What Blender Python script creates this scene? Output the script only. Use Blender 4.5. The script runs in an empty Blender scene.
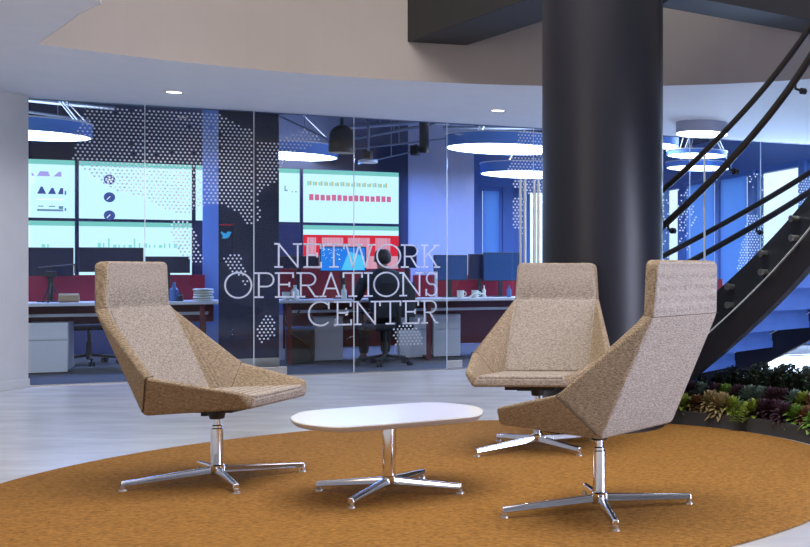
import bpy, math, random
from mathutils import Vector, Matrix
random.seed(7)
PI=math.pi; R=math.radians
scene=bpy.context.scene; col=scene.collection
# ------------------------------------------------------------------ camera (shift lens, level)
F=1110.9; CX=818.9; HY=268.67; HC=1.1
cd=bpy.data.cameras.new('camera'); cam=bpy.data.objects.new('camera',cd); col.objects.link(cam)
cam.location=(0,0,HC); cam.rotation_euler=(PI/2,0,0)
cd.sensor_width=36; cd.lens=F/810*36; cd.shift_x=-(CX-405)/810; cd.shift_y=-(273.5-HY)/810
cd.clip_start=.05; cd.clip_end=200; scene.camera=cam
scene.view_settings.view_transform='Standard'; scene.view_settings.look='None'
scene.view_settings.gamma=1; scene.view_settings.use_curve_mapping=False; scene.view_settings.exposure=0.0
# ------------------------------------------------------------------ survey helpers: photo measurements -> metres
def XY(u,Y): return ((u-CX)*Y/F, Y)
def ZV(v,Y): return HC-(v-HY)*Y/F
G0=Vector((-7.35,10.35)); DV=Vector((.886,.464)).normalized(); NV=Vector((-DV.y,DV.x))
GA=math.atan2(DV.y,DV.x)
def GP(t,D,z=0):
    p=G0+DV*t+NV*D; return Vector((p.x,p.y,z))
def UT(u,D):
    k=(u-CX)/F; a=G0+NV*D
    return (k*a.y-a.x)/(DV.x-k*DV.y)
def GZ(u,v,D): return ZV(v,GP(UT(u,D),D).y)
# ------------------------------------------------------------------ materials
def nt(name):
    m=bpy.data.materials.new(name); m.use_nodes=True; n=m.node_tree.nodes; l=m.node_tree.links
    return m,n,l,n['Principled BSDF']
def mat(name,c,rough=.5,metal=0,noise=0,scale=20,bump=0,bscale=None,spec=None,coat=0,stretch=None):
    m,n,l,b=nt(name)
    b.inputs['Base Color'].default_value=(*c,1); b.inputs['Roughness'].default_value=rough; b.inputs['Metallic'].default_value=metal
    if spec is not None: b.inputs['Specular IOR Level'].default_value=spec
    if coat: b.inputs['Coat Weight'].default_value=coat; b.inputs['Coat Roughness'].default_value=.1
    tc=n.new('ShaderNodeTexCoord'); src=tc.outputs['Object']
    if stretch:
        mp=n.new('ShaderNodeMapping'); mp.inputs['Scale'].default_value=stretch; l.new(src,mp.inputs['Vector']); src=mp.outputs['Vector']
    if noise:
        t=n.new('ShaderNodeTexNoise'); t.inputs['Scale'].default_value=scale; t.inputs['Detail'].default_value=5; l.new(src,t.inputs['Vector'])
        r=n.new('ShaderNodeValToRGB'); r.color_ramp.elements[0].position=.3; r.color_ramp.elements[1].position=.7
        r.color_ramp.elements[0].color=(*[max(0,x*(1-noise)) for x in c],1); r.color_ramp.elements[1].color=(*[min(1,x*(1+noise)) for x in c],1)
        l.new(t.outputs['Fac'],r.inputs['Fac']); l.new(r.outputs['Color'],b.inputs['Base Color'])
    if bump:
        t2=n.new('ShaderNodeTexNoise'); t2.inputs['Scale'].default_value=bscale or scale; t2.inputs['Detail'].default_value=3; l.new(src,t2.inputs['Vector'])
        bp=n.new('ShaderNodeBump'); bp.inputs['Strength'].default_value=bump; bp.inputs['Distance'].default_value=.01
        l.new(t2.outputs['Fac'],bp.inputs['Height']); l.new(bp.outputs['Normal'],b.inputs['Normal'])
    return m
def weave(name,c1,c2,sc,bump):
    m,n,l,b=nt(name); b.inputs['Roughness'].default_value=.9; b.inputs['Specular IOR Level'].default_value=.15
    tc=n.new('ShaderNodeTexCoord')
    hs=[]
    for axis,rot in (('X',0),('Z',0)):
        w=n.new('ShaderNodeTexWave'); w.wave_type='BANDS'; w.bands_direction=axis; w.inputs['Scale'].default_value=sc; w.inputs['Distortion'].default_value=1.2
        w.inputs['Detail'].default_value=2; w.inputs['Detail Scale'].default_value=2
        l.new(tc.outputs['Object'],w.inputs['Vector']); hs.append(w)
    w3=n.new('ShaderNodeTexWave'); w3.wave_type='BANDS'; w3.bands_direction='Y'; w3.inputs['Scale'].default_value=sc; w3.inputs['Distortion'].default_value=1.2
    l.new(tc.outputs['Object'],w3.inputs['Vector'])
    mu=n.new('ShaderNodeMath'); mu.operation='ADD'; l.new(hs[0].outputs['Fac'],mu.inputs[0]); l.new(w3.outputs['Fac'],mu.inputs[1])
    mu2=n.new('ShaderNodeMath'); mu2.operation='MULTIPLY'; l.new(mu.outputs[0],mu2.inputs[0]); l.new(hs[1].outputs['Fac'],mu2.inputs[1])
    ns=n.new('ShaderNodeTexNoise'); ns.inputs['Scale'].default_value=150; ns.inputs['Detail'].default_value=2
    mpn=n.new('ShaderNodeMapping'); mpn.inputs['Scale'].default_value=(.5,.5,1.6); l.new(tc.outputs['Object'],mpn.inputs['Vector']); l.new(mpn.outputs['Vector'],ns.inputs['Vector'])
    ad=n.new('ShaderNodeMath'); ad.operation='MULTIPLY_ADD'; l.new(mu2.outputs[0],ad.inputs[0]); ad.inputs[1].default_value=.35; l.new(ns.outputs['Fac'],ad.inputs[2])
    r=n.new('ShaderNodeValToRGB'); r.color_ramp.elements[0].position=.38; r.color_ramp.elements[1].position=.95
    r.color_ramp.elements[0].color=(*c1,1); r.color_ramp.elements[1].color=(*c2,1)
    l.new(ad.outputs[0],r.inputs['Fac']); l.new(r.outputs['Color'],b.inputs['Base Color'])
    bp=n.new('ShaderNodeBump'); bp.inputs['Strength'].default_value=bump; bp.inputs['Distance'].default_value=.006
    l.new(ad.outputs[0],bp.inputs['Height']); l.new(bp.outputs['Normal'],b.inputs['Normal'])
    return m
def emit(name,c,s):
    m=bpy.data.materials.new(name); m.use_nodes=True; n=m.node_tree.nodes; l=m.node_tree.links; n.clear()
    e=n.new('ShaderNodeEmission'); e.inputs['Color'].default_value=(*c,1); e.inputs['Strength'].default_value=s
    o=n.new('ShaderNodeOutputMaterial'); l.new(e.outputs[0],o.inputs[0]); return m
def glass(name,tint=(.93,.97,1),refl=1.0):
    m=bpy.data.materials.new(name); m.use_nodes=True; n=m.node_tree.nodes; l=m.node_tree.links; n.clear()
    t=n.new('ShaderNodeBsdfTransparent'); t.inputs['Color'].default_value=(*tint,1)
    g=n.new('ShaderNodeBsdfGlossy'); g.inputs['Roughness'].default_value=.02
    lw=n.new('ShaderNodeLayerWeight'); lw.inputs['Blend'].default_value=.5; ge=n.new('ShaderNodeNewGeometry')
    pw=n.new('ShaderNodeMath'); pw.operation='POWER'; pw.inputs[1].default_value=5; l.new(lw.outputs['Facing'],pw.inputs[0])
    ma=n.new('ShaderNodeMath'); ma.operation='MULTIPLY_ADD'; ma.inputs[1].default_value=.9*refl; ma.inputs[2].default_value=.05*refl; l.new(pw.outputs[0],ma.inputs[0])
    bk=n.new('ShaderNodeMath'); bk.operation='SUBTRACT'; bk.inputs[0].default_value=1; l.new(ge.outputs['Backfacing'],bk.inputs[1])
    mu=n.new('ShaderNodeMath'); mu.operation='MULTIPLY'; l.new(ma.outputs[0],mu.inputs[0]); l.new(bk.outputs[0],mu.inputs[1])
    mx=n.new('ShaderNodeMixShader'); l.new(mu.outputs[0],mx.inputs[0]); l.new(t.outputs[0],mx.inputs[1]); l.new(g.outputs[0],mx.inputs[2])
    o=n.new('ShaderNodeOutputMaterial'); l.new(mx.outputs[0],o.inputs[0]); return m
def film(name,c,tr):
    m,n,l,b=nt(name); b.inputs['Base Color'].default_value=(*c,1); b.inputs['Roughness'].default_value=.6
    t=n.new('ShaderNodeBsdfTranslucent'); t.inputs['Color'].default_value=(*c,1); x=n.new('ShaderNodeMixShader'); x.inputs[0].default_value=tr
    l.new(b.outputs[0],x.inputs[1]); l.new(t.outputs[0],x.inputs[2]); l.new(x.outputs[0],n['Material Output'].inputs[0]); return m
M={}
M['floor']=mat('polished concrete',(.54,.545,.54),.24,noise=.13,scale=2.6,stretch=(.7,1.9,1),coat=.15)
M['carpet']=mat('charcoal carpet',(.06,.062,.08),.9,noise=.3,scale=60,bump=.3,bscale=300)
M['rug']=mat('ochre pile',(.35,.170,.042),.95,noise=.38,scale=45,bump=1.0,bscale=150,spec=.1,stretch=(1,1.7,1))
M['rug_edge']=mat('rug binding',(.40,.30,.19),.9)
M['plaster']=mat('white plaster',(.62,.61,.60),.7,noise=.02,scale=6)
M['soffit']=mat('ceiling paint',(.70,.715,.76),.75,noise=.02,scale=4)
M['fascia']=mat('fascia paint',(.42,.38,.36),.8,noise=.02,scale=3)
M['dark']=mat('dark steel paint',(.014,.014,.017),.55,noise=.1,scale=8)
M['column']=mat('dark column paint',(.011,.012,.020),.40,noise=.06,scale=5,spec=.35)
M['stair']=mat('stair steel paint',(.018,.018,.024),.38,noise=.08,scale=9)
M['tread']=mat('blue-lit stair tread',(.07,.17,.52),.45,noise=.1,scale=6)  # grey steel treads; the blue light on them is put into the colour
M['rail']=mat('black rail',(.02,.02,.022),.35)
M['steel']=mat('brushed stainless',(.62,.60,.57),.28,1,noise=.05,scale=50)
M['chrome']=mat('chrome',(.74,.75,.79),.09,1)
M['glass']=glass('clear glass')
M['balglass']=glass('balustrade glass',(.95,.98,1),.8)
M['edge']=mat('polished glass edge',(.75,.86,.95),.3)
M['vinyl']=film('frosted vinyl',(.88,.90,.98),.3)
M['dot']=film('white dot film',(.86,.91,.98),.35)
M['tan']=weave('tan coarse weave',(.14,.100,.062),(.62,.485,.34),75,.9)
M['greige']=weave('greige fine weave',(.19,.158,.130),(.68,.59,.51),115,.7)
M['seam']=mat('dark seam thread',(.10,.07,.045),.9)
M['black']=mat('black plastic',(.012,.012,.015),.45)
M['white_top']=mat('white laminate',(.80,.80,.80),.22,coat=.3)
M['top_edge']=mat('greige table edge',(.50,.45,.42),.45)
M['white_metal']=mat('white powder coat',(.62,.64,.70),.4)
M['laminate']=mat('desk laminate',(.66,.68,.74),.35)
M['red']=mat('crimson felt',(.30,.012,.03),.8,noise=.1,scale=30)
M['dred']=mat('dark red steel',(.13,.012,.018),.5)
M['navywall']=mat('navy wall paint',(.028,.038,.10),.6)
M['lavwall']=mat('blue-lit white wall',(.44,.46,.62),.7)  # white wall; the lavender carries the room's blue light in its colour
M['bluewall']=mat('light blue wall paint',(.30,.48,.86),.5)
M['pillar']=mat('charcoal pillar laminate',(.014,.020,.055),.5,spec=.3)
M['bluepillar']=mat('blue-lit pillar paint',(.20,.36,.80),.4)  # pale paint with the blue light on the pillar coloured in
M['nocceil']=mat('dark open ceiling',(.015,.025,.07),.8)
M['pipe']=mat('galvanised conduit',(.25,.30,.42),.4,.6)
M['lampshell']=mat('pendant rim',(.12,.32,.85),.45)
M['drumgrey']=mat('drum lamp shade',(.26,.29,.40),.5)
M['lampwhite']=mat('white lamp rim',(.75,.78,.85),.4)
M['diffuser']=emit('lamp diffuser',(.93,.97,1),7.0)
M['downlight']=emit('downlight lens',(1,.90,.72),6.0)
M['screen']=emit('screen white cyan',(.60,.89,1.0),1.22)
M['screen_green']=emit('screen header green',(.25,.75,.68),.85)
M['screen_blue']=emit('screen blue',(.02,.25,.95),.9)
M['screen_cyan']=emit('screen cyan glow',(.10,.62,1.0),1.0)
M['screen_off']=mat('screen switched off',(.018,.022,.055),.15)
M['s_violet']=emit('chart violet',(.42,.38,.85),1.0)
M['s_navy']=emit('chart navy',(.07,.12,.42),.8)
M['s_slate']=emit('chart slate',(.20,.38,.62),.7)
M['s_teal']=emit('chart teal',(.30,.80,.74),1.0)
M['s_yellow']=emit('chart yellow',(.85,.72,.35),.8)
M['s_pink']=emit('chart pink',(.85,.20,.38),.85)
M['s_palepink']=emit('chart pale pink',(.95,.45,.58),.85)
M['s_red']=emit('chart red',(.85,.03,.06),.9)
M['s_white']=emit('chart white',(.95,.98,1),1.1)
M['bird']=emit('bird mark blue',(.05,.40,.85),.8)
M['bezel']=mat('bezel',(.012,.015,.05),.3)
M['winframe']=mat('blue grey window frame',(.15,.28,.58),.4)
M['blind']=film('pale blue roller blind',(.42,.62,.95),.8)
M['chairfab']=mat('black mesh fabric',(.012,.013,.018),.8)
M['bluecloth']=mat('blue fabric',(.015,.065,.20),.8)
M['jacket']=mat('dark navy jacket',(.012,.018,.032),.85,noise=.2,scale=20)
M['trousers']=mat('black trousers',(.01,.01,.014),.85)
M['skin']=mat('skin',(.34,.17,.11),.55)
M['hair']=mat('dark hair',(.014,.010,.010),.6,noise=.3,scale=60)
M['kraft']=mat('kraft card',(.42,.28,.14),.8)
M['cream']=mat('cream ceramic',(.62,.66,.58),.4)
M['bluebottle']=mat('blue bottle plastic',(.05,.13,.30),.25)
M['planter']=mat('charcoal planter',(.035,.035,.038),.6,noise=.1,scale=10)
M['soil']=mat('soil',(.03,.02,.014),.95,noise=.4,scale=40,bump=.5)
def leaf(name,c,n=.25):
    return mat(name,c,.5,noise=n,scale=25)
M['lf_green']=leaf('fresh green leaf',(.11,.22,.03)); M['lf_lime']=leaf('lime leaf',(.18,.24,.03)); M['lf_tan']=leaf('tan leaf',(.26,.20,.09))
M['lf_purple']=leaf('plum leaf',(.050,.022,.034)); M['lf_dark']=leaf('dark green leaf',(.036,.070,.042)); M['lf_rust']=leaf('rust leaf',(.13,.065,.028)); M['lf_grey']=leaf('grey green leaf',(.10,.15,.13))
# ------------------------------------------------------------------ mesh builder
class MB:
    def __init__(s): s.v=[]; s.f=[]; s.m=[]; s.mi=0
    def add(s,vs,fs):
        o=len(s.v); s.v+= [tuple(x) for x in vs]; s.f+=[tuple(o+i for i in f) for f in fs]; s.m+=[s.mi]*len(fs); return s
    def box(s,c,size,rz=0,ax=None):
        hx,hy,hz=[x/2 for x in size]; c=Vector(c)
        if ax is None: ax=(Vector((math.cos(rz),math.sin(rz),0)),Vector((-math.sin(rz),math.cos(rz),0)),Vector((0,0,1)))
        vs=[c+ax[0]*a*hx+ax[1]*b*hy+ax[2]*d*hz for d in (-1,1) for a,b in ((-1,-1),(1,-1),(1,1),(-1,1))]
        return s.add(vs,[(3,2,1,0),(4,5,6,7),(0,1,5,4),(1,2,6,5),(2,3,7,6),(3,0,4,7)])
    def bar(s,p,q,w,h,up=(0,0,1),w2=None,h2=None):
        p=Vector(p);q=Vector(q);d=(q-p).normalized();up=Vector(up);x=d.cross(up)
        if x.length<1e-5: x=d.cross(Vector((1,0,0)))
        x.normalize(); y=x.cross(d); w2=w if w2 is None else w2; h2=h if h2 is None else h2
        vs=[c+x*a*ww/2+y*b*hh/2 for c,ww,hh in ((p,w,h),(q,w2,h2)) for a,b in ((-1,-1),(1,-1),(1,1),(-1,1))]
        return s.add(vs,[(3,2,1,0),(4,5,6,7),(0,1,5,4),(1,2,6,5),(2,3,7,6),(3,0,4,7)])
    def trap(s,p,q,wb,wt,h,wb2,wt2,h2):
        p=Vector(p);q=Vector(q);d=(q-p).normalized();x=d.cross(Vector((0,0,1))).normalized();z=Vector((0,0,1))
        vs=[]
        for c,b_,t,hh in ((p,wb,wt,h),(q,wb2,wt2,h2)): vs+=[c-x*b_/2-z*hh/2,c+x*b_/2-z*hh/2,c+x*t/2+z*hh/2,c-x*t/2+z*hh/2]
        return s.add(vs,[(3,2,1,0),(4,5,6,7),(0,1,5,4),(1,2,6,5),(2,3,7,6),(3,0,4,7)])
    def cyl(s,p,q,r,r2=None,n=16,caps=True):
        p=Vector(p);q=Vector(q);d=(q-p).normalized(); r2=r if r2 is None else r2
        x=d.orthogonal().normalized(); y=d.cross(x)
        vs=[c+(x*math.cos(2*PI*i/n)+y*math.sin(2*PI*i/n))*rr for c,rr in ((p,r),(q,r2)) for i in range(n)]
        fs=[(i,(i+1)%n,n+(i+1)%n,n+i) for i in range(n)]
        if caps: fs+=[tuple(range(n))[::-1],tuple(range(n,2*n))]
        return s.add(vs,fs)
    def tube(s,pts,r,n=8,closed=False):
        pts=[Vector(p) for p in pts]; k=len(pts); vs=[]; prev=None
        for i,p in enumerate(pts):
            if closed: d=pts[(i+1)%k]-pts[i-1]
            else: d=pts[min(i+1,k-1)]-pts[max(i-1,0)]
            d.normalize()
            x=d.orthogonal() if prev is None else prev-d*prev.dot(d)
            x.normalize(); prev=x.copy(); y=d.cross(x); rr=r[i] if isinstance(r,(list,tuple)) else r
            vs+=[p+(x*math.cos(2*PI*j/n)+y*math.sin(2*PI*j/n))*rr for j in range(n)]
        fs=[(i*n+j,i*n+(j+1)%n,(i+1)*n+(j+1)%n,(i+1)*n+j) for i in range(k-1) for j in range(n)]
        if closed: fs+=[((k-1)*n+j,(k-1)*n+(j+1)%n,(j+1)%n,j) for j in range(n)]
        else: fs+=[tuple(range(n))[::-1],tuple((k-1)*n+j for j in range(n))]
        return s.add(vs,fs)
    def prism(s,poly,z0,z1):
        n=len(poly); vs=[(x,y,z0) for x,y in poly]+[(x,y,z1) for x,y in poly]
        return s.add(vs,[tuple(range(n))[::-1],tuple(range(n,2*n))]+[(i,(i+1)%n,n+(i+1)%n,n+i) for i in range(n)])
    def lathe(s,prof,c=(0,0,0),n=24):
        k=len(prof); vs=[(c[0]+r*math.cos(2*PI*i/n),c[1]+r*math.sin(2*PI*i/n),c[2]+z) for r,z in prof for i in range(n)]
        fs=[(a*n+i,a*n+(i+1)%n,(a+1)*n+(i+1)%n,(a+1)*n+i) for a in range(k-1) for i in range(n)]
        fs+=[tuple(range(n))[::-1],tuple((k-1)*n+i for i in range(n))]
        return s.add(vs,fs)
    def curved(s,C,ri,ro,th0,th1,zlo,zhi,n=40):
        """band between radii ri,ro; zlo,zhi are functions of the angle"""
        vs=[];fs=[]
        for i in range(n+1):
            th=th0+(th1-th0)*i/n; c,q=math.cos(th),math.sin(th)
            vs+=[(C[0]+ri*c,C[1]+ri*q,zlo(th)),(C[0]+ro*c,C[1]+ro*q,zlo(th)),(C[0]+ro*c,C[1]+ro*q,zhi(th)),(C[0]+ri*c,C[1]+ri*q,zhi(th))]
        for i in range(n):
            a=4*i;b=a+4
            fs+=[(a+j,a+(j+1)%4,b+(j+1)%4,b+j) for j in range(4)]
        fs+=[(3,2,1,0),(4*n,4*n+1,4*n+2,4*n+3)]
        return s.add(vs,fs)
    def build(s,name,mats,parent=None,bevel=0,smooth=False,seg=2,ang=35):
        me=bpy.data.meshes.new(name); me.from_pydata(s.v,[],s.f); 
        if not isinstance(mats,(list,tuple)): mats=[mats]
        for mm in mats: me.materials.append(M[mm])
        me.polygons.foreach_set('material_index',s.m); me.update()
        import bmesh
        bm=bmesh.new(); bm.from_mesh(me); bmesh.ops.recalc_face_normals(bm,faces=bm.faces); bm.to_mesh(me); bm.free()
        o=bpy.data.objects.new(name,me); col.objects.link(o)
        if parent is not None: o.parent=parent
        if bevel:
            b=o.modifiers.new('bevel','BEVEL'); b.width=bevel; b.segments=seg; b.limit_method='ANGLE'; b.angle_limit=R(25)
        if smooth or bevel:
            me.polygons.foreach_set('use_smooth',[True]*len(me.polygons))
            if smooth and not bevel: me.set_sharp_from_angle(angle=R(ang))
            if bevel: 
                w=o.modifiers.new('wn','WEIGHTED_NORMAL'); w.keep_sharp=True
        return o
def tag(o,label,cat,group=None,kind=None):
    if label: o['label']=label
    if cat: o['category']=cat
    if group: o['group']=group
    if kind: o['kind']=kind
    return o
def thing(name,label,cat,loc=(0,0,0),rz=0,group=None):
    o=bpy.data.objects.new(name,None); col.objects.link(o); o.location=loc; o.rotation_euler=(0,0,rz); o.empty_display_size=.1
    return tag(o,label,cat,group)
def struct(o): o['kind']='structure'; return o
def dup(root,loc,rz,label=None,group=None):
    r=root.copy(); col.objects.link(r); r.location=loc; r.rotation_euler=(0,0,rz)
    if label: r['label']=label
    if group: r['group']=group
    for ch in root.children:
        c=ch.copy(); col.objects.link(c); c.parent=r
        for g in ch.children:
            d=g.copy(); col.objects.link(d); d.parent=c
    return r
# ================================================================== SETTING
ZC=2.70
b=MB(); b.box((-2.5,3.6,-.05),(11.6,15.4,.1)); 
# lobby floor: everything on this side of the glass line, built as one slab
b=MB()
pl=[(-7.5,-3),(4.6,-3),(4.6,16.8)]+[tuple(GP(13.0,0)[:2])]+[tuple(GP(-.15,0)[:2])]
b.prism(pl,-.1,0); struct(b.build('floor','floor'))
b=MB(); b.prism([tuple(GP(-2.5,.0)[:2]),tuple(GP(9.2,.0)[:2]),tuple(GP(9.2,8.4)[:2]),tuple(GP(-2.5,8.4)[:2])],-.1,-.002)
struct(b.build('floor','carpet'))
b=MB(); b.prism([(-7.5,-3),(-7.35,-3),(-7.35,10.33),(-7.5,10.33)],0,ZC); struct(b.build('wall_left','plaster'))
b=MB(); b.prism([(-7.351,-3),(-7.335,-3),(-7.335,10.33),(-7.351,10.33)],0,.08); struct(b.build('baseboard_left','plaster',bevel=.003))
b=MB(); b.box((4.7,6.9,2.9),(.2,19.8,5.8)); struct(b.build('wall_right','plaster'))
b=MB(); b.box((-1.45,-3.1,2.9),(12.3,.2,5.8)); struct(b.build('wall_rear','plaster'))
# ceiling of the lobby with the crescent opening
OC=(-1.9,5.2); OR=4.55
arc=[]
a0=math.atan2(7.87-OC[1],-5.52-OC[0])
for i in range(49):
    a=a0+(R(-25)-a0)*i/48; arc.append((OC[0]+OR*math.cos(a),OC[1]+OR*math.sin(a)))
near=[(2.0,2.2),(0.5,1.2),(-1.5,.9),(-3.0,1.6),(-3.75,3.2),(-3.98,4.8),(-4.05,5.9),(-4.33,6.70),(-4.65,6.98),(-5.0,7.34)]
hole=arc+near
import bmesh
def ceiling_with_hole(name,outer,hole,z0,z1,m):
    bm=bmesh.new(); es=[]
    for loop in (outer,hole):
        vs=[bm.verts.new((x,y,z0)) for x,y in loop]
        es+=[bm.edges.new((vs[i],vs[(i+1)%len(vs)])) for i in range(len(vs))]
    bmesh.ops.triangle_fill(bm,use_beauty=True,use_dissolve=False,edges=es)
    r=bmesh.ops.extrude_face_region(bm,geom=bm.faces[:])
    for g in r['geom']:
        if isinstance(g,bmesh.types.BMVert): g.co.z=z1
    bmesh.ops.recalc_face_normals(bm,faces=bm.faces)
    me=bpy.data.meshes.new(name); bm.to_mesh(me); bm.free(); me.materials.append(M[m])
    o=bpy.data.objects.new(name,me); col.objects.link(o); return struct(o)
outer=[(-7.5,-3),(4.6,-3),(4.6,16.8),tuple(GP(13.0,0.1)[:2]),tuple(GP(-.15,0.1)[:2])]
ceiling_with_hole('ceiling',outer,hole,ZC,ZC+.10,'soffit')
# fascia wall rising around the opening
b=MB(); n=len(hole)
ctr=(-1.8,5.2)
ho=[(x+(x-ctr[0])*.02,y+(y-ctr[1])*.02) for x,y in hole]
for i in range(n):
    j=(i+1)%n
    p,q,r_,s_=[(x-(x-ctr[0])*.0015,y-(y-ctr[1])*.0015) for x,y in (hole[i],hole[j])]+[ho[j],ho[i]]
    b.add([(*p,ZC-.001),(*q,ZC-.001),(*r_,ZC+.101),(*s_,ZC+.101),(*p,5.6),(*q,5.6),(*r_,5.6),(*s_,5.6)],[(0,1,5,4),(2,3,7,6),(0,4,7,3),(1,2,6,5),(4,5,6,7),(3,2,1,0)])
o=struct(b.build('trim_1','fascia',smooth=True))
b=MB(); b.box((-1.45,4.8,5.7),(12.3,16,.2)); struct(b.build('ceiling','soffit'))
# NOC ceiling, back wall, side wall
b=MB(); b.prism([tuple(GP(-2.5,.1)[:2]),tuple(GP(9.3,.1)[:2]),tuple(GP(9.3,8.5)[:2]),tuple(GP(-2.5,8.5)[:2])],3.35,3.5); struct(b.build('ceiling','nocceil'))
# bulkhead over the glass between the lobby ceiling and the open ceiling
b=MB(); b.box(GP(4.4,.15,3.03),(9.3,.1,.66),GA); struct(b.build('wall_bulkhead','navywall'))
tE=UT(474,4.25)
b=MB(); b.box(GP((-2.5+tE)/2,4.35,1.68),(tE+2.5,.2,3.36),GA); struct(b.build('wall_back','lavwall'))
b=MB(); b.box(GP(.70,4.235,1.68),(6.35,.03,3.34),GA); struct(b.build('trim_2','navywall'))
b=MB(); b.box(GP(-2.6,4.2,1.68),(.2,8.6,3.36),GA); struct(b.build('wall_west','navywall'))
b=MB(); b.box(GP(tE-.1,6.4,1.68),(.2,3.9,3.36),GA); struct(b.build('wall_return','bluewall'))
# ---- facades with windows (behind the network room and on its right)
wn=[0]
def facade(p_of,s0,s1,openings,zs,zh,zt,blinds=()):
    """wall along a line; p_of(s,off,z) gives the point; openings=(a,b) intervals in s"""
    b=MB(); cur=s0
    ax=None
    def blk(a,c,z0,z1,mb,th=.2,off=0):
        if c-a<1e-3 or z1-z0<1e-3: return
        p=p_of((a+c)/2,off,(z0+z1)/2); dx=(p_of(1,0,0)-p_of(0,0,0)).normalized()
        mb.box(p,(c-a,th,z1-z0),math.atan2(dx.y,dx.x))
    blk(s0,s1,zh,zt,b); blk(s0,s1,0,zs,b)
    for a,c in openings: blk(cur,a,zs,zh,b); cur=c
    blk(cur,s1,zs,zh,b)
    wall=b
    for k,(a,c) in enumerate(openings):
        wn[0]+=1
        fb=MB(); w=.07
        for x0,x1,z0,z1 in ((a,a+w,zs,zh),(c-w,c,zs,zh),(a,c,zs,zs+w),(a,c,zh-w,zh)): blk(x0,x1,z0,z1,fb,.1)
        fr=struct(fb.build('window_%d'%wn[0],'winframe'))
        g=MB(); blk(a+w,c-w,zs+w,zh-w,g,.012); g.build('pane','glass',fr)
        if k in blinds:
            g=MB(); blk(a+w,c-w,zs+w,zh-w,g,.006,.08); g.build('roller_blind','blind',fr)
    return wall
TE=9.1
def right_line(s,off,z): return GP(TE+.1-off*-1 if False else TE+.1-off,s,z)
w=facade(right_line,-5.0,8.5,[(-4.6,-3.2),(-2.9,-1.5),(-1.2,.1),(.15,.90),(1.05,2.0),(2.2,3.85),(4.05,5.3),(5.45,6.95),(7.3,8.3)],.28,2.70,3.4,blinds=(6,7))
struct(w.build('wall_east','winframe'))
DB=8.3
def back_line(s,off,z): return GP(s,DB+.1-off,z)
w=facade(back_line,tE-.2,9.3,[(UT(479,DB),UT(503,DB)),(UT(514,DB),UT(521,DB)),(UT(527,DB),UT(590,DB))],.28,2.6,3.4,blinds=(0,))  # first opening's blind is added to give its pane a pale blue tint
struct(w.build('wall_north','winframe'))
# exterior ground
b=MB(); b.box((5,40,-1.2),(160,160,.1)); o=b.build('exterior_ground','plaster'); struct(o); o.name='floor_exterior'
# ================================================================== GLASS WALL
JT=[0.0]+[UT(u,0) for u in (145,254,354,447)]
st=JT[4]-JT[3]
while JT[-1]+st<9.0: JT.append(JT[-1]+st)
FILM=[[(84,100),(100,98),(216,104),(222,116),(238,124),(252,130),(262,143),(280,141),(292,133),(305,128),(323,140),(306,150),(290,152),(283,165),(274,184),(262,190),(257,203),(262,216),(254,229),(246,222),(238,212),(222,204),(205,206),(185,215),(165,210),(140,196),(112,190),(84,170),(72,158),(76,145),(75,130),(82,118)],
 [(168,222),(190,219),(198,240),(204,262),(190,262),(176,250)],[(222,258),(232,252),(240,255),(247,272),(240,277),(228,270)],[(240,273),(250,280),(246,290),(238,280)],
 [(258,326),(266,312),(276,318),(275,336),(262,344),(256,336)],[(346,308),(352,312),(352,332),(346,326)],[(392,330),(405,322),(420,330),(424,344),(410,352),(396,350)],[(366,357),(400,350),(408,366),(385,374),(368,368)],
 [(520,128),(548,124),(600,128),(640,170),(610,200),(560,192),(530,196),(512,186),(520,170),(505,176),(513,152)],[(512,196),(524,196),(522,235),(512,225)],
 [(659,196),(690,186),(697,215),(690,250),(664,262),(655,240)],[(745,176),(756,172),(775,182),(770,192),(752,190)],[(747,216),(800,200),(812,215),(806,250),(780,290),(735,280)],[(797,178),(820,172),(820,205),(800,212)]]
def inpoly(x,y,P):
    c=False;j=len(P)-1
    for i in range(len(P)):
        if (P[i][1]>y)!=(P[j][1]>y) and x<(P[j][0]-P[i][0])*(y-P[i][1])/(P[j][1]-P[i][1])+P[i][0]: c=not c
        j=i
    return c
FG=[[(UT(u,-.008),GZ(u,v,-.008)) for u,v in P] for P in FILM]
SPARSE={3,5,10,11}
def where(i):
    return ['leftmost, against the grey wall, in front of two big displays','second from the grey wall, over the display edge','carrying the N and E of the lettering','carrying the middle of the lettering over the seated worker','just left of the tall door handles','at the tall door handles beside the dark column','first right of the dark column','second right of the dark column, behind the stair','third right of the dark column, behind the stair'][min(i,8)]
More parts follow.
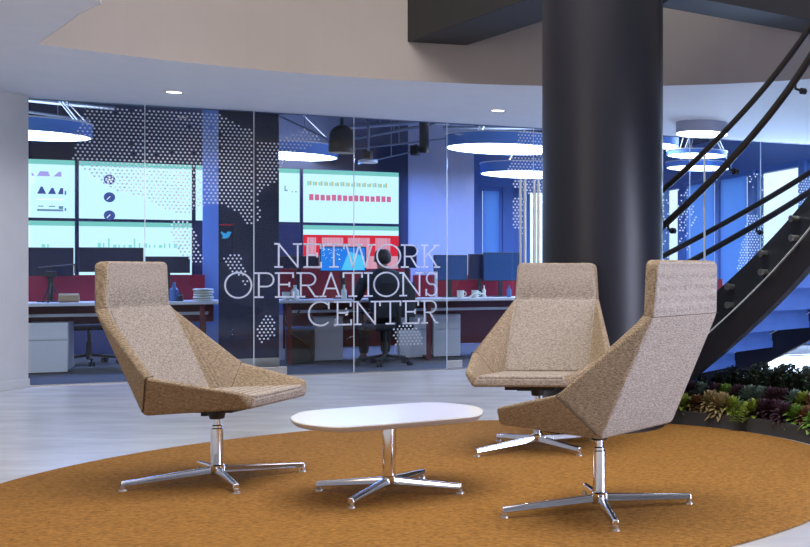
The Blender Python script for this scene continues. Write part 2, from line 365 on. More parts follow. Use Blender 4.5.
for i in range(len(JT)-1):
    t0,t1=JT[i],JT[i+1]
    th=thing('glass_panel','clear glass panel '+where(i),'glass panel',GP((t0+t1)/2,0,0),GA,'glass panels of the meeting room wall')
    w=t1-t0
    b=MB(); b.box((0,0,ZC/2+.004),(w-.012,.012,ZC-.03)); b.build('pane','glass',th)
    b=MB(); b.box((w/2-.001,0,ZC/2),(.007,.014,ZC-.02)); b.build('joint','edge',th)
    b=MB(); b.box((0,0,.006),(w,.03,.012)); b.build('floor_channel','steel',th)
    if i in (2,4):
        x=w/2-.10 if i==2 else -w/2+.08
        b=MB(); b.box((x if i==4 else -w/2+.15,0,.06),(.16 if i==4 else .30,.03,.08)); b.build('patch_fitting','steel',th,bevel=.004)
    # dot film
    b=MB(); px=.0375; py=px*.866; row=int(.3/py)
    for r_ in range(int(.3/py),int(2.68/py)):
        z=r_*py; k0=int(t0/px)-1
        for k in range(k0,int(t1/px)+2):
            t=k*px+(px/2 if r_%2 else 0)
            if not(t0+.015<t<t1-.015): continue
            hit=False
            for pi,P in enumerate(FG):
                if inpoly(t,z,P) and (pi not in SPARSE or random.random()<.4): hit=True;break
            if hit and random.random()<.985:
                rr=.0098; x=t-(t0+t1)/2
                b.add([(x+rr*math.cos(PI*q/4),-.0075,z+rr*math.sin(PI*q/4)) for q in range(8)],[tuple(range(8))])
    if b.v: b.build('dot_film','dot',th)
# door pull bars
dn=0
for u,lab in ((520.5,'leftmost'),(525.0,'second from left'),(534.5,'third from left'),(538.5,'rightmost, nearest the dark column')):
    D=-.07; t=UT(u,D); p=GP(t,D); th=thing('door_pull','tall steel door pull bar on the glass, %s of four'%lab,'door handle',p,GA,'tall steel door pulls')
    b=MB(); b.cyl((0,0,.35),(0,0,GZ(u,179,D)),.015,n=12); b.build('bar','steel',th,smooth=True)
    for z in (.6,1.75):
        b=MB(); b.cyl((0,0,z),(0,.063,z),.009,n=8); b.build('standoff','steel',th,smooth=True)
# ---------------- lettering on the glass
def arcp(cx,cy,rx,ry,a0,a1,n=16): return [(cx+rx*math.cos(R(a0+(a1-a0)*i/n)),cy+ry*math.sin(R(a0+(a1-a0)*i/n))) for i in range(n+1)]
L={}
L['N']=[[(.14,0),(.14,1)],[(.14,1),(.86,0)],[(.86,0),(.86,1)],[(0,0),(.28,0)],[(0,1),(.16,1)],[(.70,1),(1,1)]]
L['E']=[[(.18,0),(.18,1)],[(0,0),(.98,0),(.98,.2)],[(0,1),(.95,1),(.95,.82)],[(.18,.52),(.75,.52)],[(.75,.44),(.75,.6)]]
L['T']=[[(.5,0),(.5,1)],[(0,.82),(0,1),(1,1),(1,.82)],[(.3,0),(.7,0)]]
L['W']=[[(.1,1),(.3,0),(.5,1),(.7,0),(.9,1)],[(0,1),(.2,1)],[(.42,1),(.58,1)],[(.8,1),(1,1)]]
L['O']=[arcp(.5,.5,.5,.52,0,360,28)]
L['R']=[[(.18,0),(.18,1)],[(0,0),(.36,0)],[(0,1),(.55,1)]+arcp(.55,.74,.33,.26,90,-90,10)+[(.18,.48)],[(.5,.48),(.86,0),(1,0)]]
L['K']=[[(.16,0),(.16,1)],[(0,0),(.34,0)],[(0,1),(.34,1)],[(.16,.42),(.82,1)],[(.4,.62),(.86,0)],[(.68,1),(.98,1)],[(.72,0),(1,0)]]
L['P']=[[(.2,0),(.2,1)],[(0,0),(.42,0)],[(0,1),(.6,1)]+arcp(.6,.72,.38,.28,90,-90,10)+[(.2,.44)]]
L['A']=[[(.12,0),(.5,1),(.88,0)],[(.26,.34),(.74,.34)],[(0,0),(.26,0)],[(.74,0),(1,0)]]
L['I']=[[(.5,0),(.5,1)],[(.1,0),(.9,0)],[(.1,1),(.9,1)]]
L['S']=[[(.92,.98),(.92,.76)],arcp(.5,.75,.40,.26,40,270,14)+arcp(.5,.245,.44,.26,90,-140,14),[(.06,0),(.06,.26)]]
L['C']=[arcp(.52,.5,.52,.52,48,312,22),[(.9,.98),(.9,.72)]]
rows=[('NETWORK',[(275,301.4),(304,321.5),(323.5,344),(343,375),(377,400.4),(401.5,419.5),(421.5,439.5)],244.6,267,'NETWORK, topmost of the three lines of lettering on the glass wall'),
 ('OPERATIONS',[(225,251.5),(255,274),(275.5,294),(297,318),(320,342),(343.5,362),(363.5,373),(374,398.6),(400,422.7),(425.5,437.5)],273,296.4,'OPERATIONS, middle and longest line of lettering on the glass wall'),
 ('CENTER',[(308.8,331),(334.5,351.5),(354,378.5),(380,400.5),(403,419),(421.5,438)],301.6,324,'CENTER, lowest and shortest line of lettering on the glass wall')]
for word,spans,v0,v1,lab in rows:
    D=-.009; tc=UT((spans[0][0]+spans[-1][1])/2,D); um=(spans[0][0]+spans[-1][1])/2
    z1=GZ(um,v0,D); z0=GZ(um,v1,D); h=z1-z0
    th=thing('vinyl_lettering','white frosted vinyl word '+lab,'lettering',GP(tc,D,z0),GA,'lettering on the glass wall')
    for ch,(ua,ub) in zip(word,spans):
        xa,xb=UT(ua,D)-tc,UT(ub,D)-tc; wd=xb-xa; b=MB()
        for ln in L[ch]:
            for p,q in zip(ln[:-1],ln[1:]):
                P=Vector((xa+p[0]*wd,0,p[1]*h)); Q=Vector((xa+q[0]*wd,0,q[1]*h)); d=(Q-P).normalized()*.006
                b.bar(P-d,Q+d,.003,.0165,up=Vector((0,1,0)).cross((Q-P).normalized()))
        o=b.build('letter','vinyl',th)
# ================================================================== COLUMN AND BEAMS
colx,coly=-1.485,7.65; colr=.408
th=thing('column','large round dark grey column rising past the ceiling beside the stair','column',(colx,coly,0))
b=MB(); b.cyl((0,0,0),(0,0,5.6),colr,n=64,caps=True); b.build('shaft','column',th,smooth=True)
b=MB(); b.lathe([(colr+.012,0),(colr+.012,.10),(colr+.004,.104)],n=64); b.build('base_ring','dark',th,smooth=True)
zb=3.03; hb=zb-HC
def BP(u,v): Y=hb*F/(HY-v); return Vector(((u-CX)*Y/F,Y,0))
for pts,lab in (((BP(407,42),BP(525.4,0),BP(544,21),BP(466,45.8)),'dark steel beam running from the left ceiling edge to the column top'),((BP(706.7,0),BP(810,20),BP(808,34),BP(663.6,7.7)),'dark steel beam running right from the column over the stair')):
    a,c,d,e=pts
    if 'left' in lab:
        dr=(c-a).normalized(); L_=1.95; wv=(e-a); p0,p3=a,e; p1=a+dr*2.35; p2=e+dr*2.1
        poly=[p0,p1,p2,p3]
    else:
        dr=(c-a).normalized(); p0=a-dr*.25; p3=e-dr*.05; poly=[p0,a+dr*3.2,e+dr*3.0,p3]
    b=MB(); b.prism([(p.x,p.y) for p in poly],zb,zb+.95)
    tag(b.build('steel_beam','dark',bevel=.006),lab,'beam',None)
# ================================================================== RUG, PLANTER
RC=(-2.05,5.79); RR=2.18; RU=(-1.98,5.83)
b=MB(); b.lathe([(RR-.02,0),(RR,.002),(RR,.010),(RR-.02,.014)],(RU[0],RU[1],0.001),n=128)
o=b.build('rug','rug',smooth=True); tag(o,'large round ochre pile rug under the lounge chairs','rug')
# ================================================================== LOUNGE CHAIRS
def S(p,s): return Vector((p[0]*s,p[1],p[2]))
HTf=(.250,-.398,1.124);HTb=(.254,-.468,1.120);HSf=(.264,-.396,.896);HSb=(.272,-.455,.886)
BS=(.264,-.185,.438);CC=(.296,-.085,.440);Ai=(.402,-.088,.572);Ao=(.441,-.096,.566);K=(.284,-.207,.369)
FTo=(.343,.298,.484);FTi=(.305,.310,.486);SF=(.252,.328,.458);FB=(.288,.327,.404)
def body():
    """closed upholstered body, front and back panels in the finer weave"""
    b=MB(); D_=dict(HTf=HTf,HTb=HTb,HSf=HSf,HSb=HSb,BS=BS,CC=CC,Ai=Ai,Ao=Ao,K=K,FTo=FTo,FTi=FTi,SF=SF,FB=FB)
    vs=[];ix={}
    for s in (1,-1):
        for n_,p in D_.items(): ix[(n_,s)]=len(vs); vs.append(S(p,s))
    fs=[];mi=[]
    def f(m,*k): fs.append(tuple(ix[x] for x in k)); mi.append(m)
    def across(m,*names): # quad spanning both sides
        a_,c_=names; f(m,(a_,-1),(a_,1),(c_,1),(c_,-1))
    for m,a_,c_ in ((1,'HTf','HSf'),(1,'HSf','BS'),(1,'BS','CC'),(1,'CC','SF'),(1,'SF','FB'),(0,'K','FB'),(1,'HSb','K'),(1,'HTb','HSb'),(0,'HTf','HTb')): across(m,a_,c_)
    for s in (1,-1):
        f(0,('HTf',s),('HTb',s),('HSb',s),('HSf',s))
        f(0,('HSf',s),('Ai',s),('CC',s),('BS',s)); f(0,('Ai',s),('FTi',s),('SF',s),('CC',s)); f(0,('SF',s),('FTi',s),('FTo',s),('FB',s))
        f(0,('HSf',s),('HSb',s),('Ao',s),('Ai',s)); f(0,('HSb',s),('K',s),('Ao',s)); f(0,('Ai',s),('Ao',s),('FTo',s),('FTi',s)); f(0,('Ao',s),('K',s),('FB',s),('FTo',s))
    b.add(vs,fs); b.m=mi; o=b.build('body_blank',['tan','greige'],bevel=.040,seg=4)
    inv={v:k for k,v in ix.items()}
    me=o.data; at=me.attributes.new('bevel_weight_edge','FLOAT','EDGE'); o.modifiers['bevel'].limit_method='WEIGHT'; o.modifiers.remove(o.modifiers['wn'])
    for e in me.edges:
        (n1,s1),(n2,s2)=inv[e.vertices[0]],inv[e.vertices[1]]; st={n1,n2}
        if st=={'HTf','HTb'}: w=1.0
        elif st in ({'HSf','HSb'},{'BS','CC'},{'CC'}): w=0
        elif st in ({'HSf'},{'HSb'}): w=.25
        elif st in ({'BS'},): w=.0
        else: w=.46
        at.data[e.index].value=w
    dg=bpy.context.evaluated_depsgraph_get(); ev=o.evaluated_get(dg)
    nrm=Vector((0,HSb[2]-HSf[2],HSf[1]-HSb[1])).normalized(); res=[]
    for up in (True,False):
        m2=bpy.data.meshes.new_from_object(ev); bm=bmesh.new(); bm.from_mesh(m2)
        r=bmesh.ops.bisect_plane(bm,geom=bm.verts[:]+bm.edges[:]+bm.faces[:],plane_co=Vector(HSf),plane_no=nrm,clear_outer=not up,clear_inner=up)
        cut=[g for g in r['geom_cut'] if isinstance(g,bmesh.types.BMEdge)]
        bmesh.ops.holes_fill(bm,edges=cut,sides=0)
        bmesh.ops.recalc_face_normals(bm,faces=bm.faces); bm.to_mesh(m2); bm.free()
        m2.polygons.foreach_set('use_smooth',[True]*len(m2.polygons)); m2.set_sharp_from_angle(angle=R(40)); res.append(m2)
    bpy.data.objects.remove(o)
    return res
def pad(c4,nrm,th,inset):
    c4=[Vector(p) for p in c4]; c=sum(c4,Vector())/4; nrm=Vector(nrm).normalized()
    lo=[p+(c-p)*inset for p in c4]; b=MB()
    b.add([p-nrm*.012 for p in lo]+[p+nrm*th for p in lo],[(3,2,1,0),(4,5,6,7),(0,1,5,4),(1,2,6,5),(2,3,7,6),(3,0,4,7)]); return b
def make_chair(label):
    th=thing('lounge_chair',label,'lounge chair',group='tan lounge chairs on the round rug')
    for nm,me in zip(('headrest','shell'),body()):
        me.name=nm; o=bpy.data.objects.new(nm,me); col.objects.link(o); o.parent=th
        wnm=o.modifiers.new('wn','WEIGHTED_NORMAL'); wnm.keep_sharp=True
    n1=Vector((0,.41,.204)).normalized()
    pad([S(HSf,-1),S(HSf,1),S(BS,1),S(BS,-1)],n1,.005,.055).build('back_cushion','greige',th,bevel=.006)
    pad([S(BS,-1)+Vector((.0,.03,0)),S(BS,1)+Vector((0,.03,0)),S(SF,1),S(SF,-1)],(0,-.04,1),.012,.012).build('seat_cushion','greige',th,bevel=.010)
    for s in (1,-1):
        for pts,r_ in (([S(Ao,s)+Vector((0,0,.004)),S(Ai,s)+Vector((0,0,.003)),S(CC,s)+Vector((0,0,.004))],.0028),([S(Ao,s)+Vector((.002*s,0,0)),S(tuple(K[j]+(Ao[j]-K[j])*.09 for j in range(3)),s)+Vector((.000*s,0,.004))],.0030)):
            b=MB(); b.tube(pts,r_,6); b.build('seam','seam',th,smooth=True)
    b=MB(); b.tube([S(HSf,-1),S(HSb,-1),S(HSb,1),S(HSf,1)],.0016,6,closed=True); b.build('headrest_seam','seam',th,smooth=True)
    b=MB(); b.box((0,.02,.378),(.30,.28,.02)); b.build('seat_plate','black',th,bevel=.004)
    b=MB(); b.cyl((0,0,.32),(0,0,.375),.034,.045,20); b.box((.07,0,.358),(.10,.03,.02)); b.build('swivel_mount','black',th,smooth=True)
    b=MB(); b.cyl((0,0,.27),(0,0,.335),.017,n=20); b.lathe([(.024,.268),(.024,.285),(.018,.29)],n=20); b.build('gas_lift','chrome',th,smooth=True)
    b=MB(); b.lathe([(.0,.035),(.034,.035),(.036,.05),(.036,.082),(.030,.088),(.029,.094),(.029,.27),(.026,.274)],n=28); b.build('column','chrome',th,smooth=True)
    for k in range(4):
        a=k*PI/2
        b=MB(); b.trap((.022,0,.060),(.420,0,.036),.040,.024,.036,.034,.022,.026)
        lg=b.build('leg','chrome',th,bevel=.005,seg=2); lg.rotation_euler=(0,0,a)
        g=MB(); g.lathe([(.011,.024),(.011,.010),(.018,.008),(.019,0)],(.412,0,0),n=14); g.build('foot_glide','steel',lg,smooth=True)
    return th
RUGZ=.014
poses=[((-3.076,5.677),-0.4,219.8,'tan upholstered swivel lounge chair left of the white table, facing right'),
 ((-1.703,6.720),-92.2,229.2,'tan swivel lounge chair behind the white table, facing the camera before the column'),
 ((-.985,4.983),156.3,200.4,'tan swivel lounge chair right of the white table, its pale back to the camera')]
base=make_chair(poses[0][3])
for i,((x,y),thd,phd,lab) in enumerate(poses):
    rz=R(thd-90)
    c=base if i==0 else dup(base,(0,0,0),0,lab)
    c.location=(x,y,RUGZ); c.rotation_euler=(0,0,rz)
    k=0
    for ch in c.children:
        if ch.name.startswith('leg'):
            ch.rotation_euler=(0,0,R(phd)+k*PI/2-rz); k+=1
# ================================================================== COFFEE TABLE
th=thing('coffee_table','low white squarish coffee table on a chrome cross base in the middle of the rug','table',(-2.085,5.39,RUGZ),R(37))
def barrel(a,bb,bul,bul2,n=10,s=1.0):
    pts=[]
    cs=[(a,-bb),(a,bb),(-a,bb),(-a,-bb)]
    for i in range(4):
        p=Vector(cs[i]);q=Vector(cs[(i+1)%4]); d=(q-p); nr=Vector((d.y,-d.x)).normalized(); bl=bul if i%2==0 else bul2
        for k in range(n):
            t=k/n; pts.append(tuple((p+d*t+nr*bl*4*t*(1-t))*s))
    # soften corners
    for _ in range(1):
        pts=[tuple((Vector(pts[i-1])+Vector(pts[i])*2+Vector(pts[(i+1)%len(pts)]))/4) for i in range(len(pts))]
    return pts
P=barrel(.315,.345,.118,.022,14)
b=MB(); n=len(P)
rings=[(.955,.355),(.995,.372),(1.0,.379),(.995,.384)]
vs=[(x*s,y*s,z) for s,z in rings for x,y in P]
b.add(vs,[(r_*n+i,r_*n+(i+1)%n,(r_+1)*n+(i+1)%n,(r_+1)*n+i) for r_ in range(3) for i in range(n)]+[tuple(range(n))[::-1],tuple(range(3*n,4*n))])
b.m=[1]*n+[1]*n+[0]*n+[1,0]
b.build('tabletop',['white_top','top_edge'],th,smooth=True)
b=MB(); b.lathe([(.034,.03),(.036,.05),(.036,.078),(.030,.084),(.030,.345),(.05,.347),(.05,.3555)],n=28); b.build('column','chrome',th,smooth=True)
for k in range(4):
    b=MB(); b.trap((.022,0,.060),(.366,0,.036),.040,.024,.036,.034,.022,.026)
    lg=b.build('leg','chrome',th,bevel=.005); lg.rotation_euler=(0,0,3.048-R(37)+k*PI/2)
    g=MB(); g.lathe([(.011,.024),(.011,.010),(.018,.008),(.019,0)],(.357,0,0),n=14); g.build('foot_glide','steel',lg,smooth=True)
# ================================================================== STAIR
RI=2.60; RO=3.90
TH0=59.5; SL=.0332
def ztop(th): return .928+(TH0-math.degrees(th))*SL
def thu(u,Rr):
    k=(u-CX)/F; A=1+k*k; B=-2*(k*RC[0]+RC[1]); C=RC[0]**2+RC[1]**2-Rr*Rr
    Y=(-B+math.sqrt(B*B-4*A*C))/(2*A); return math.atan2(Y-RC[1],k*Y-RC[0])
th=thing('spiral_stair','curved dark steel stair with glass balustrades rising to the right above the planter','staircase',(RC[0],RC[1],0))
T0,T1=R(76),R(-12)
dep=.475
def zl(t): return max(0.0,ztop(t)-dep)
b=MB(); b.curved((0,0),RI-.03,RI+.03,T0,T1,zl,ztop,60); b.build('inner_stringer','stair',th,smooth=True)
b=MB(); b.curved((0,0),RO-.03,RO+.03,T0,T1,lambda t:max(0,ztop(t)-.42),ztop,60); b.build('outer_stringer','stair',th,smooth=True)
st_deg=.172/SL; k=0; t=math.degrees(T0)-.5
nn=0
while t-st_deg>math.degrees(T1)+1 and nn<17:
    a,c=R(t),R(t-st_deg); z=ztop(R(t-st_deg/2))-.16
    b=MB(); b.curved((0,0),RI+.03,RO-.03,a,c-R(.6),lambda q:z-.05,lambda q:z,5)
    b.curved((0,0),RI+.03,RO-.03,a+R(.0),a-R(.5),lambda q:max(.0,z-.20),lambda q:z-.05,2)
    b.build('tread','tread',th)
    t-=st_deg; nn+=1
for Rr,nm,lo,hi in ((RI-.062,'inner_balustrade_glass',-.26,1.05),(RO-.062,'outer_balustrade_glass',-.2,.92)):
    cuts=[T0-R(2)]+([thu(703.5,Rr),R(30),R(10)] if Rr<3 else [R(58),R(38),R(16)])+[T1]
    for c0,c1 in zip(cuts[:-1],cuts[1:]):
        b=MB(); b.curved((0,0),Rr-.007,Rr+.007,c0-R(.12),c1+R(.12),lambda q:max(.02,ztop(q)+lo),lambda q:ztop(q)+hi,20); g=b.build('balustrade_panel','balglass',th,smooth=True)
        b=MB(); b.curved((0,0),Rr-.0075,Rr+.0075,c0-R(.12),c1+R(.12),lambda q:max(.02,ztop(q)+lo)-.004,lambda q:max(.02,ztop(q)+lo)+.002,20)
        b.curved((0,0),Rr-.0075,Rr+.0075,c0-R(.12),c0-R(.30),lambda q:max(.02,ztop(q)+lo),lambda q:ztop(q)+hi,1); b.build('glass_edge','edge',g)
def helix(Rr,dz,t0,t1,n=60): return [(Rr*math.cos(t0+(t1-t0)*i/n),Rr*math.sin(t0+(t1-t0)*i/n),ztop(t0+(t1-t0)*i/n)+dz) for i in range(n+1)]
for Rr,dz,r_,nm in ((RI-.062,1.07,.021,'guard_rail'),(RI-.135,.77,.025,'handrail'),(RO-.062,.94,.024,'guard_rail'),(RO-.135,.755,.026,'handrail')):
    b=MB(); b.tube(helix(Rr,dz,T0-R(1) if Rr<3 else T0+R(9),T1),r_,12); hr=b.build(nm,'rail',th,smooth=True)
    if nm=='handrail':
        ts=[thu(u,Rr) for u in (668,729,795)] if Rr<3 else [R(66),R(54),R(42)]
        ts+= [ts[-1]-R(13),ts[-1]-R(26)]
        for q in ts:
            b=MB(); e=Vector((math.cos(q),math.sin(q),0)); z=ztop(q)+dz
            b.tube([e*Rr+Vector((0,0,z-.02)),e*(Rr+.005)+Vector((0,0,z-.055)),e*(Rr+.068)+Vector((0,0,z-.065))],.010,8)
            b.cyl(e*(Rr+.052)+Vector((0,0,z-.065)),e*(Rr+.086)+Vector((0,0,z-.065)),.022,n=12)
            b.build('bracket','rail',hr,smooth=True)
for q in [thu(u,RI-.06) for u in (730,763.5,794.5)]+[thu(794.5,RI-.06)-R(6.3*i) for i in range(1,5)]+[thu(730,RI-.06)+R(5.5)]:
    e=Vector((math.cos(q),math.sin(q),0))
    for dz in (-.07,-.20):
        b=MB(); b.cyl(e*(RI-.03)+Vector((0,0,ztop(q)+dz)),e*(RI-.088)+Vector((0,0,ztop(q)+dz)),.020,n=14); b.cyl(e*(RI-.084)+Vector((0,0,ztop(q)+dz)),e*(RI-.096)+Vector((0,0,ztop(q)+dz)),.024,n=14)
        b.build('standoff','steel',th,smooth=True)
# ================================================================== PLANTER AND PLANTS
P0,P1=R(66),R(-5); PRI,PRO=2.31,2.95
b=MB(); b.curved(RC,PRI,PRI+.03,P0,P1,lambda q:0,lambda q:.095,40); b.curved(RC,PRO-.03,PRO,P0,P1,lambda q:0,lambda q:.20,40)
b.curved(RC,PRI+.03,PRO-.03,P0,P0-R(.6),lambda q:0,lambda q:.095,1)
th=thing('planter','low curved charcoal planter trough around the rug under the stair','planter',(RC[0],RC[1],0))
o=b.build('trough','planter',th,smooth=True)
o.location=(-RC[0],-RC[1],0)
b=MB(); b.curved(RC,PRI+.03,PRO-.03,P0-R(.6),P1,lambda q:.03,lambda q:.08,40); o=b.build('soil','soil',th); o.location=(-RC[0],-RC[1],0)
def leafmesh(b,base,dirv,ln,wd,curl,n=4,fold=.25):
    d=Vector(dirv).normalized(); up=Vector((0,0,1)); sd=d.cross(up)
    if sd.length<.05: sd=Vector((1,0,0))
    sd.normalize(); nr=sd.cross(d)
    vs=[];fs=[]; p=Vector(base); dd=d.copy()
    prof=[.35,.9,1.0,.75,.05] if n==4 else [.3,1,.05]
    for i in range(n+1):
        w=wd*prof[i]/2
        vs+=[p-sd*w+nr*w*fold,p,p+sd*w+nr*w*fold]
        dd=(dd-up*curl/n).normalized(); p=p+dd*ln/n
    for i in range(n):
        a=3*i; fs+=[(a,a+1,a+4,a+3),(a+1,a+2,a+5,a+4)]
    b.add(vs,fs)
def rosette(nl,rad,h,wd,curl,seed,ruffle=0):
    rnd=random.Random(seed); b=MB()
    for i in range(nl):
        f_=i/nl; a=i*2.39996+rnd.random()*.3; el=.25+1.15*(1-f_)*0+ (1-f_)*1.15
        ln=rad*(.55+.5*f_)*(1+rnd.uniform(-.15,.15))
        d=(math.cos(a)*math.cos(el),math.sin(a)*math.cos(el),math.sin(el))
        leafmesh(b,(.01*math.cos(a),.01*math.sin(a),h*(1-f_)*.6),d,ln,wd*(.6+.5*f_),curl*f_,4,.35+ruffle*rnd.uniform(-1,1))
    return b
def shrub(h,seed,spread=.10):
    rnd=random.Random(seed); b=MB(); st=MB()
    for s in range(15):
        a=rnd.uniform(0,2*PI); rr=rnd.uniform(0,spread); hh=h*rnd.uniform(.65,1.0)
        x,y=rr*math.cos(a),rr*math.sin(a); ax=Vector((x*.6,y*.6,hh))
        st.tube([(x*.3,y*.3,0),(x*.3+ax.x,y*.3+ax.y,hh)],.003,4)
        for k in range(15):
            f_=.18+.82*k/15; aa=k*2.4+rnd.random()
            p=Vector((x*.3,y*.3,0))+ax*f_
            leafmesh(b,p,(math.cos(aa),math.sin(aa),.75),.085*(1.15-f_*.6),.030,.3,2)
    return b,st
def hang(seed):
    rnd=random.Random(seed); b=MB()
    for s in range(6):
        a=-PI/2+rnd.uniform(-.7,.7) ; p=Vector((0,0,.06)); d=Vector((math.cos(a)*.8,math.sin(a)*.8,.5))
        for k in range(12):
            p=p+d*.018; d=(d+Vector((0,0,-.23))).normalized()
            for sg in (-1,1):
                sd=d.cross(Vector((0,0,1))).normalized()*sg
                leafmesh(b,p,(sd+d*.3)[:],.045*(1-.6*k/12)+.012,.02,.2,2)
    return b
protos={}
def plant(kind,x,y,z,rz,sc,label,group):
    if kind not in protos:
        t=thing('plant','x','plant')
        if kind=='shrub':
            b,s=shrub(.30,3); b.build('foliage','lf_dark',t); s.build('stems','lf_purple',t); nm='shrub'
        elif kind=='trail': hang(5).build('foliage','lf_lime',t); nm='trailing_plant'
        elif kind=='lettuce': rosette(60,.11,.10,.055,1.1,11,.7).build('foliage','lf_green',t); nm='leafy_plant'
        elif kind=='lime': rosette(60,.11,.10,.045,1.0,12,.5).build('foliage','lf_lime',t); nm='leafy_plant'
        elif kind=='tan': rosette(120,.10,.11,.034,1.2,13,.8).build('foliage','lf_tan',t); nm='succulent'
        elif kind=='plum': rosette(90,.11,.11,.042,1.0,14,.6).build('foliage','lf_purple',t); nm='succulent'
        elif kind=='rust': rosette(80,.10,.10,.042,1.1,15,.6).build('foliage','lf_rust',t); nm='succulent'
        else: rosette(80,.11,.11,.036,.8,16,.5).build('foliage','lf_grey',t); nm='succulent'
        t.name=nm; protos[kind]=t; o=t; new=True
    else: o=dup(protos[kind],(0,0,0),0)
    o.location=(x,y,z); o.rotation_euler=(0,0,rz); o.scale=(sc,sc,sc)
    tag(o,label,'plant',group); return o
front=[(683,'lime','lime leafy plant at the left end of the planter'),(697,'rust','rust brown succulent near the left end of the planter'),(711,'tan','small tan curly succulent left of the large tan one'),
 (722,'tan','large pale tan curly succulent at the planter front'),(733,'lime','lime plant between the tan succulent and the trailing fern'),(743,'trail','lime green trailing fern hanging over the planter front'),(754,'lime','lime leafy plant just right of the trailing fern'),
 (764,'plum','dark plum succulent right of the trailing fern'),(775,'plum','dark plum succulent in the middle of the plum patch'),(785,'plum','dark plum succulent beside the bright green lettuce plant'),(796,'lettuce','bright green lettuce like plant at the planter front right'),(808,'rust','rust brown succulent at the right picture edge'),(815,'lettuce','green leafy plant cut by the right picture edge')]
for i,(u,k,lab) in enumerate(front):
    rr=(2.39+.03*(i%3)) if k!='trail' else 2.35
    q=thu(u,rr); sc={'trail':1.05,'tan':1.05,'lettuce':.95}.get(k,1.0)*(1.15 if 'large' in lab else 1)
    plant(k,RC[0]+rr*math.cos(q),RC[1]+rr*math.sin(q),.095 if k!='trail' else .12,(q-PI/2 if k=='trail' else i*1.3),sc,lab,'low plants along the planter front')
mid=[(690,'plum'),(703,'grey'),(716,'plum'),(727,'lettuce'),(738,'plum'),(750,'grey'),(762,'grey'),(773,'plum'),(784,'plum'),(795,'grey'),(804,'lime'),(812,'rust')]
ml={'plum':'dark plum succulent in the middle row of the planter','grey':'grey green succulent in the middle row of the planter'}
for i,(u,k) in enumerate(mid):
    rr=2.60; q=thu(u,rr)
    lab=ml.get(k) or {'lettuce':'green lettuce like plant in the middle row behind the tan succulent','lime':'lime leafy plant in the middle row at the right','rust':'rust succulent in the middle row at the right picture edge'}[k]
    plant(k,RC[0]+rr*math.cos(q),RC[1]+rr*math.sin(q),.14,i*1.7,1.1,lab,('middle row '+k+' succulents') if k in ml else 'middle row plants')
for i,u in enumerate((694,700,706,712,718,724,730,736,742,747,752,757,762,766,771,775,780,784,789,793,797,801,805,809,813,817)):
    rr=2.72+.13*(i%2); q=thu(u,rr)
    plant('shrub',RC[0]+rr*math.cos(q),RC[1]+rr*math.sin(q),.14,i*1.1,.52+.36*min(1,max(0,(u-700)/60))+.08*((i*5)%3-1),'dark green spiky shrub in the back row of the planter','dark shrubs at the back of the planter')
#PART2
LE=dict(up=360,warm=60,front=70,east=270,side=350,noc=90)
# ================================================================== NETWORK ROOM: VIDEO WALL
VD=4.15
def rect(mb,x0,x1,z0,z1,y): mb.add([(x0,y,z0),(x1,y,z0),(x1,y,z1),(x0,y,z1)],[(0,1,2,3)])
PW=1.262
def display(c,r_,label,scr,content=None,w=None):
    t0=-1.35+c*1.28; w=w or 1.272; h=.756; z=.955+r_*.762
    th=thing('wall_display',label,'display',GP(t0+w/2,VD,z),GA,'displays of the video wall')
    b=MB(); b.box((0,.0,h/2),(w,.08,h)); b.build('housing','bezel',th,bevel=.003)
    s=MB(); rect(s,-w/2+.018,w/2-.018,.016,h-.016,-.0415); so=s.build('screen',scr,th)
    if scr!='screen_off':
        s=MB(); rect(s,-w/2+.018,w/2-.018,h-.075,h-.016,-.043); s.build('header_bar','screen_green',so)
    W,H=w-.036,h-.032
    def P(x,z): return (-w/2+.018+x*W,.016+z*H)
    def boxes(lst,m,nm='bar_chart',y=-.0445):
        q=MB()
        for x0,x1,z0,z1 in lst:
            a,b_=P(x0,z0),P(x1,z1); rect(q,a[0],b_[0],a[1],b_[1],y)
        q.build(nm,m,so)
    def polys(lst,m,nm='area_chart',y=-.0445):
        q=MB()
        for pl in lst: 
            pp=[P(*p) for p in pl]; q.add([(a,y,d) for a,d in pp],[tuple(range(len(pp)))])
        q.build(nm,m,so)
    if content: content(boxes,polys)
    return th
def c_left(bx,py):
    X=lambda u:(u-28)/46*.36+.62 if False else .64+(u-28)/46*.345
    Zp=lambda v:1-(v-156.5)/61
    def tr(a,b_,c,d,v0,v1): return [(X(a),Zp(v1)),(X(d),Zp(v1)),(X(c),Zp(v0)),(X(b_),Zp(v0))]
    py([tr(34,37,46,48.5,169,174),tr(52,58,61,61,169,174),tr(28,28,29,31,171,174)],'s_violet')
    py([tr(34,38,40,44,185,192.5),tr(46,50,52,55,186,192.5),tr(57,60,63,63,186,192.5)],'s_navy')
    bx([(X(34),X(63),Zp(210.5),Zp(208.5)),(X(35),X(41),Zp(206),Zp(205)),(X(47),X(54),Zp(206),Zp(205)),(X(58),X(63),Zp(208),Zp(205)),(X(64.5),X(66.5),Zp(193),Zp(189)),(X(64.5),X(66.5),Zp(210),Zp(207))],'s_slate')
    bx([(X(34),X(64),Zp(199),Zp(197.5))],'s_white','highlight_bar')
def circ(cx,cz,rx,rz,n=24): return [(cx+rx*math.cos(2*PI*i/n),cz+rz*math.sin(2*PI*i/n)) for i in range(n)]
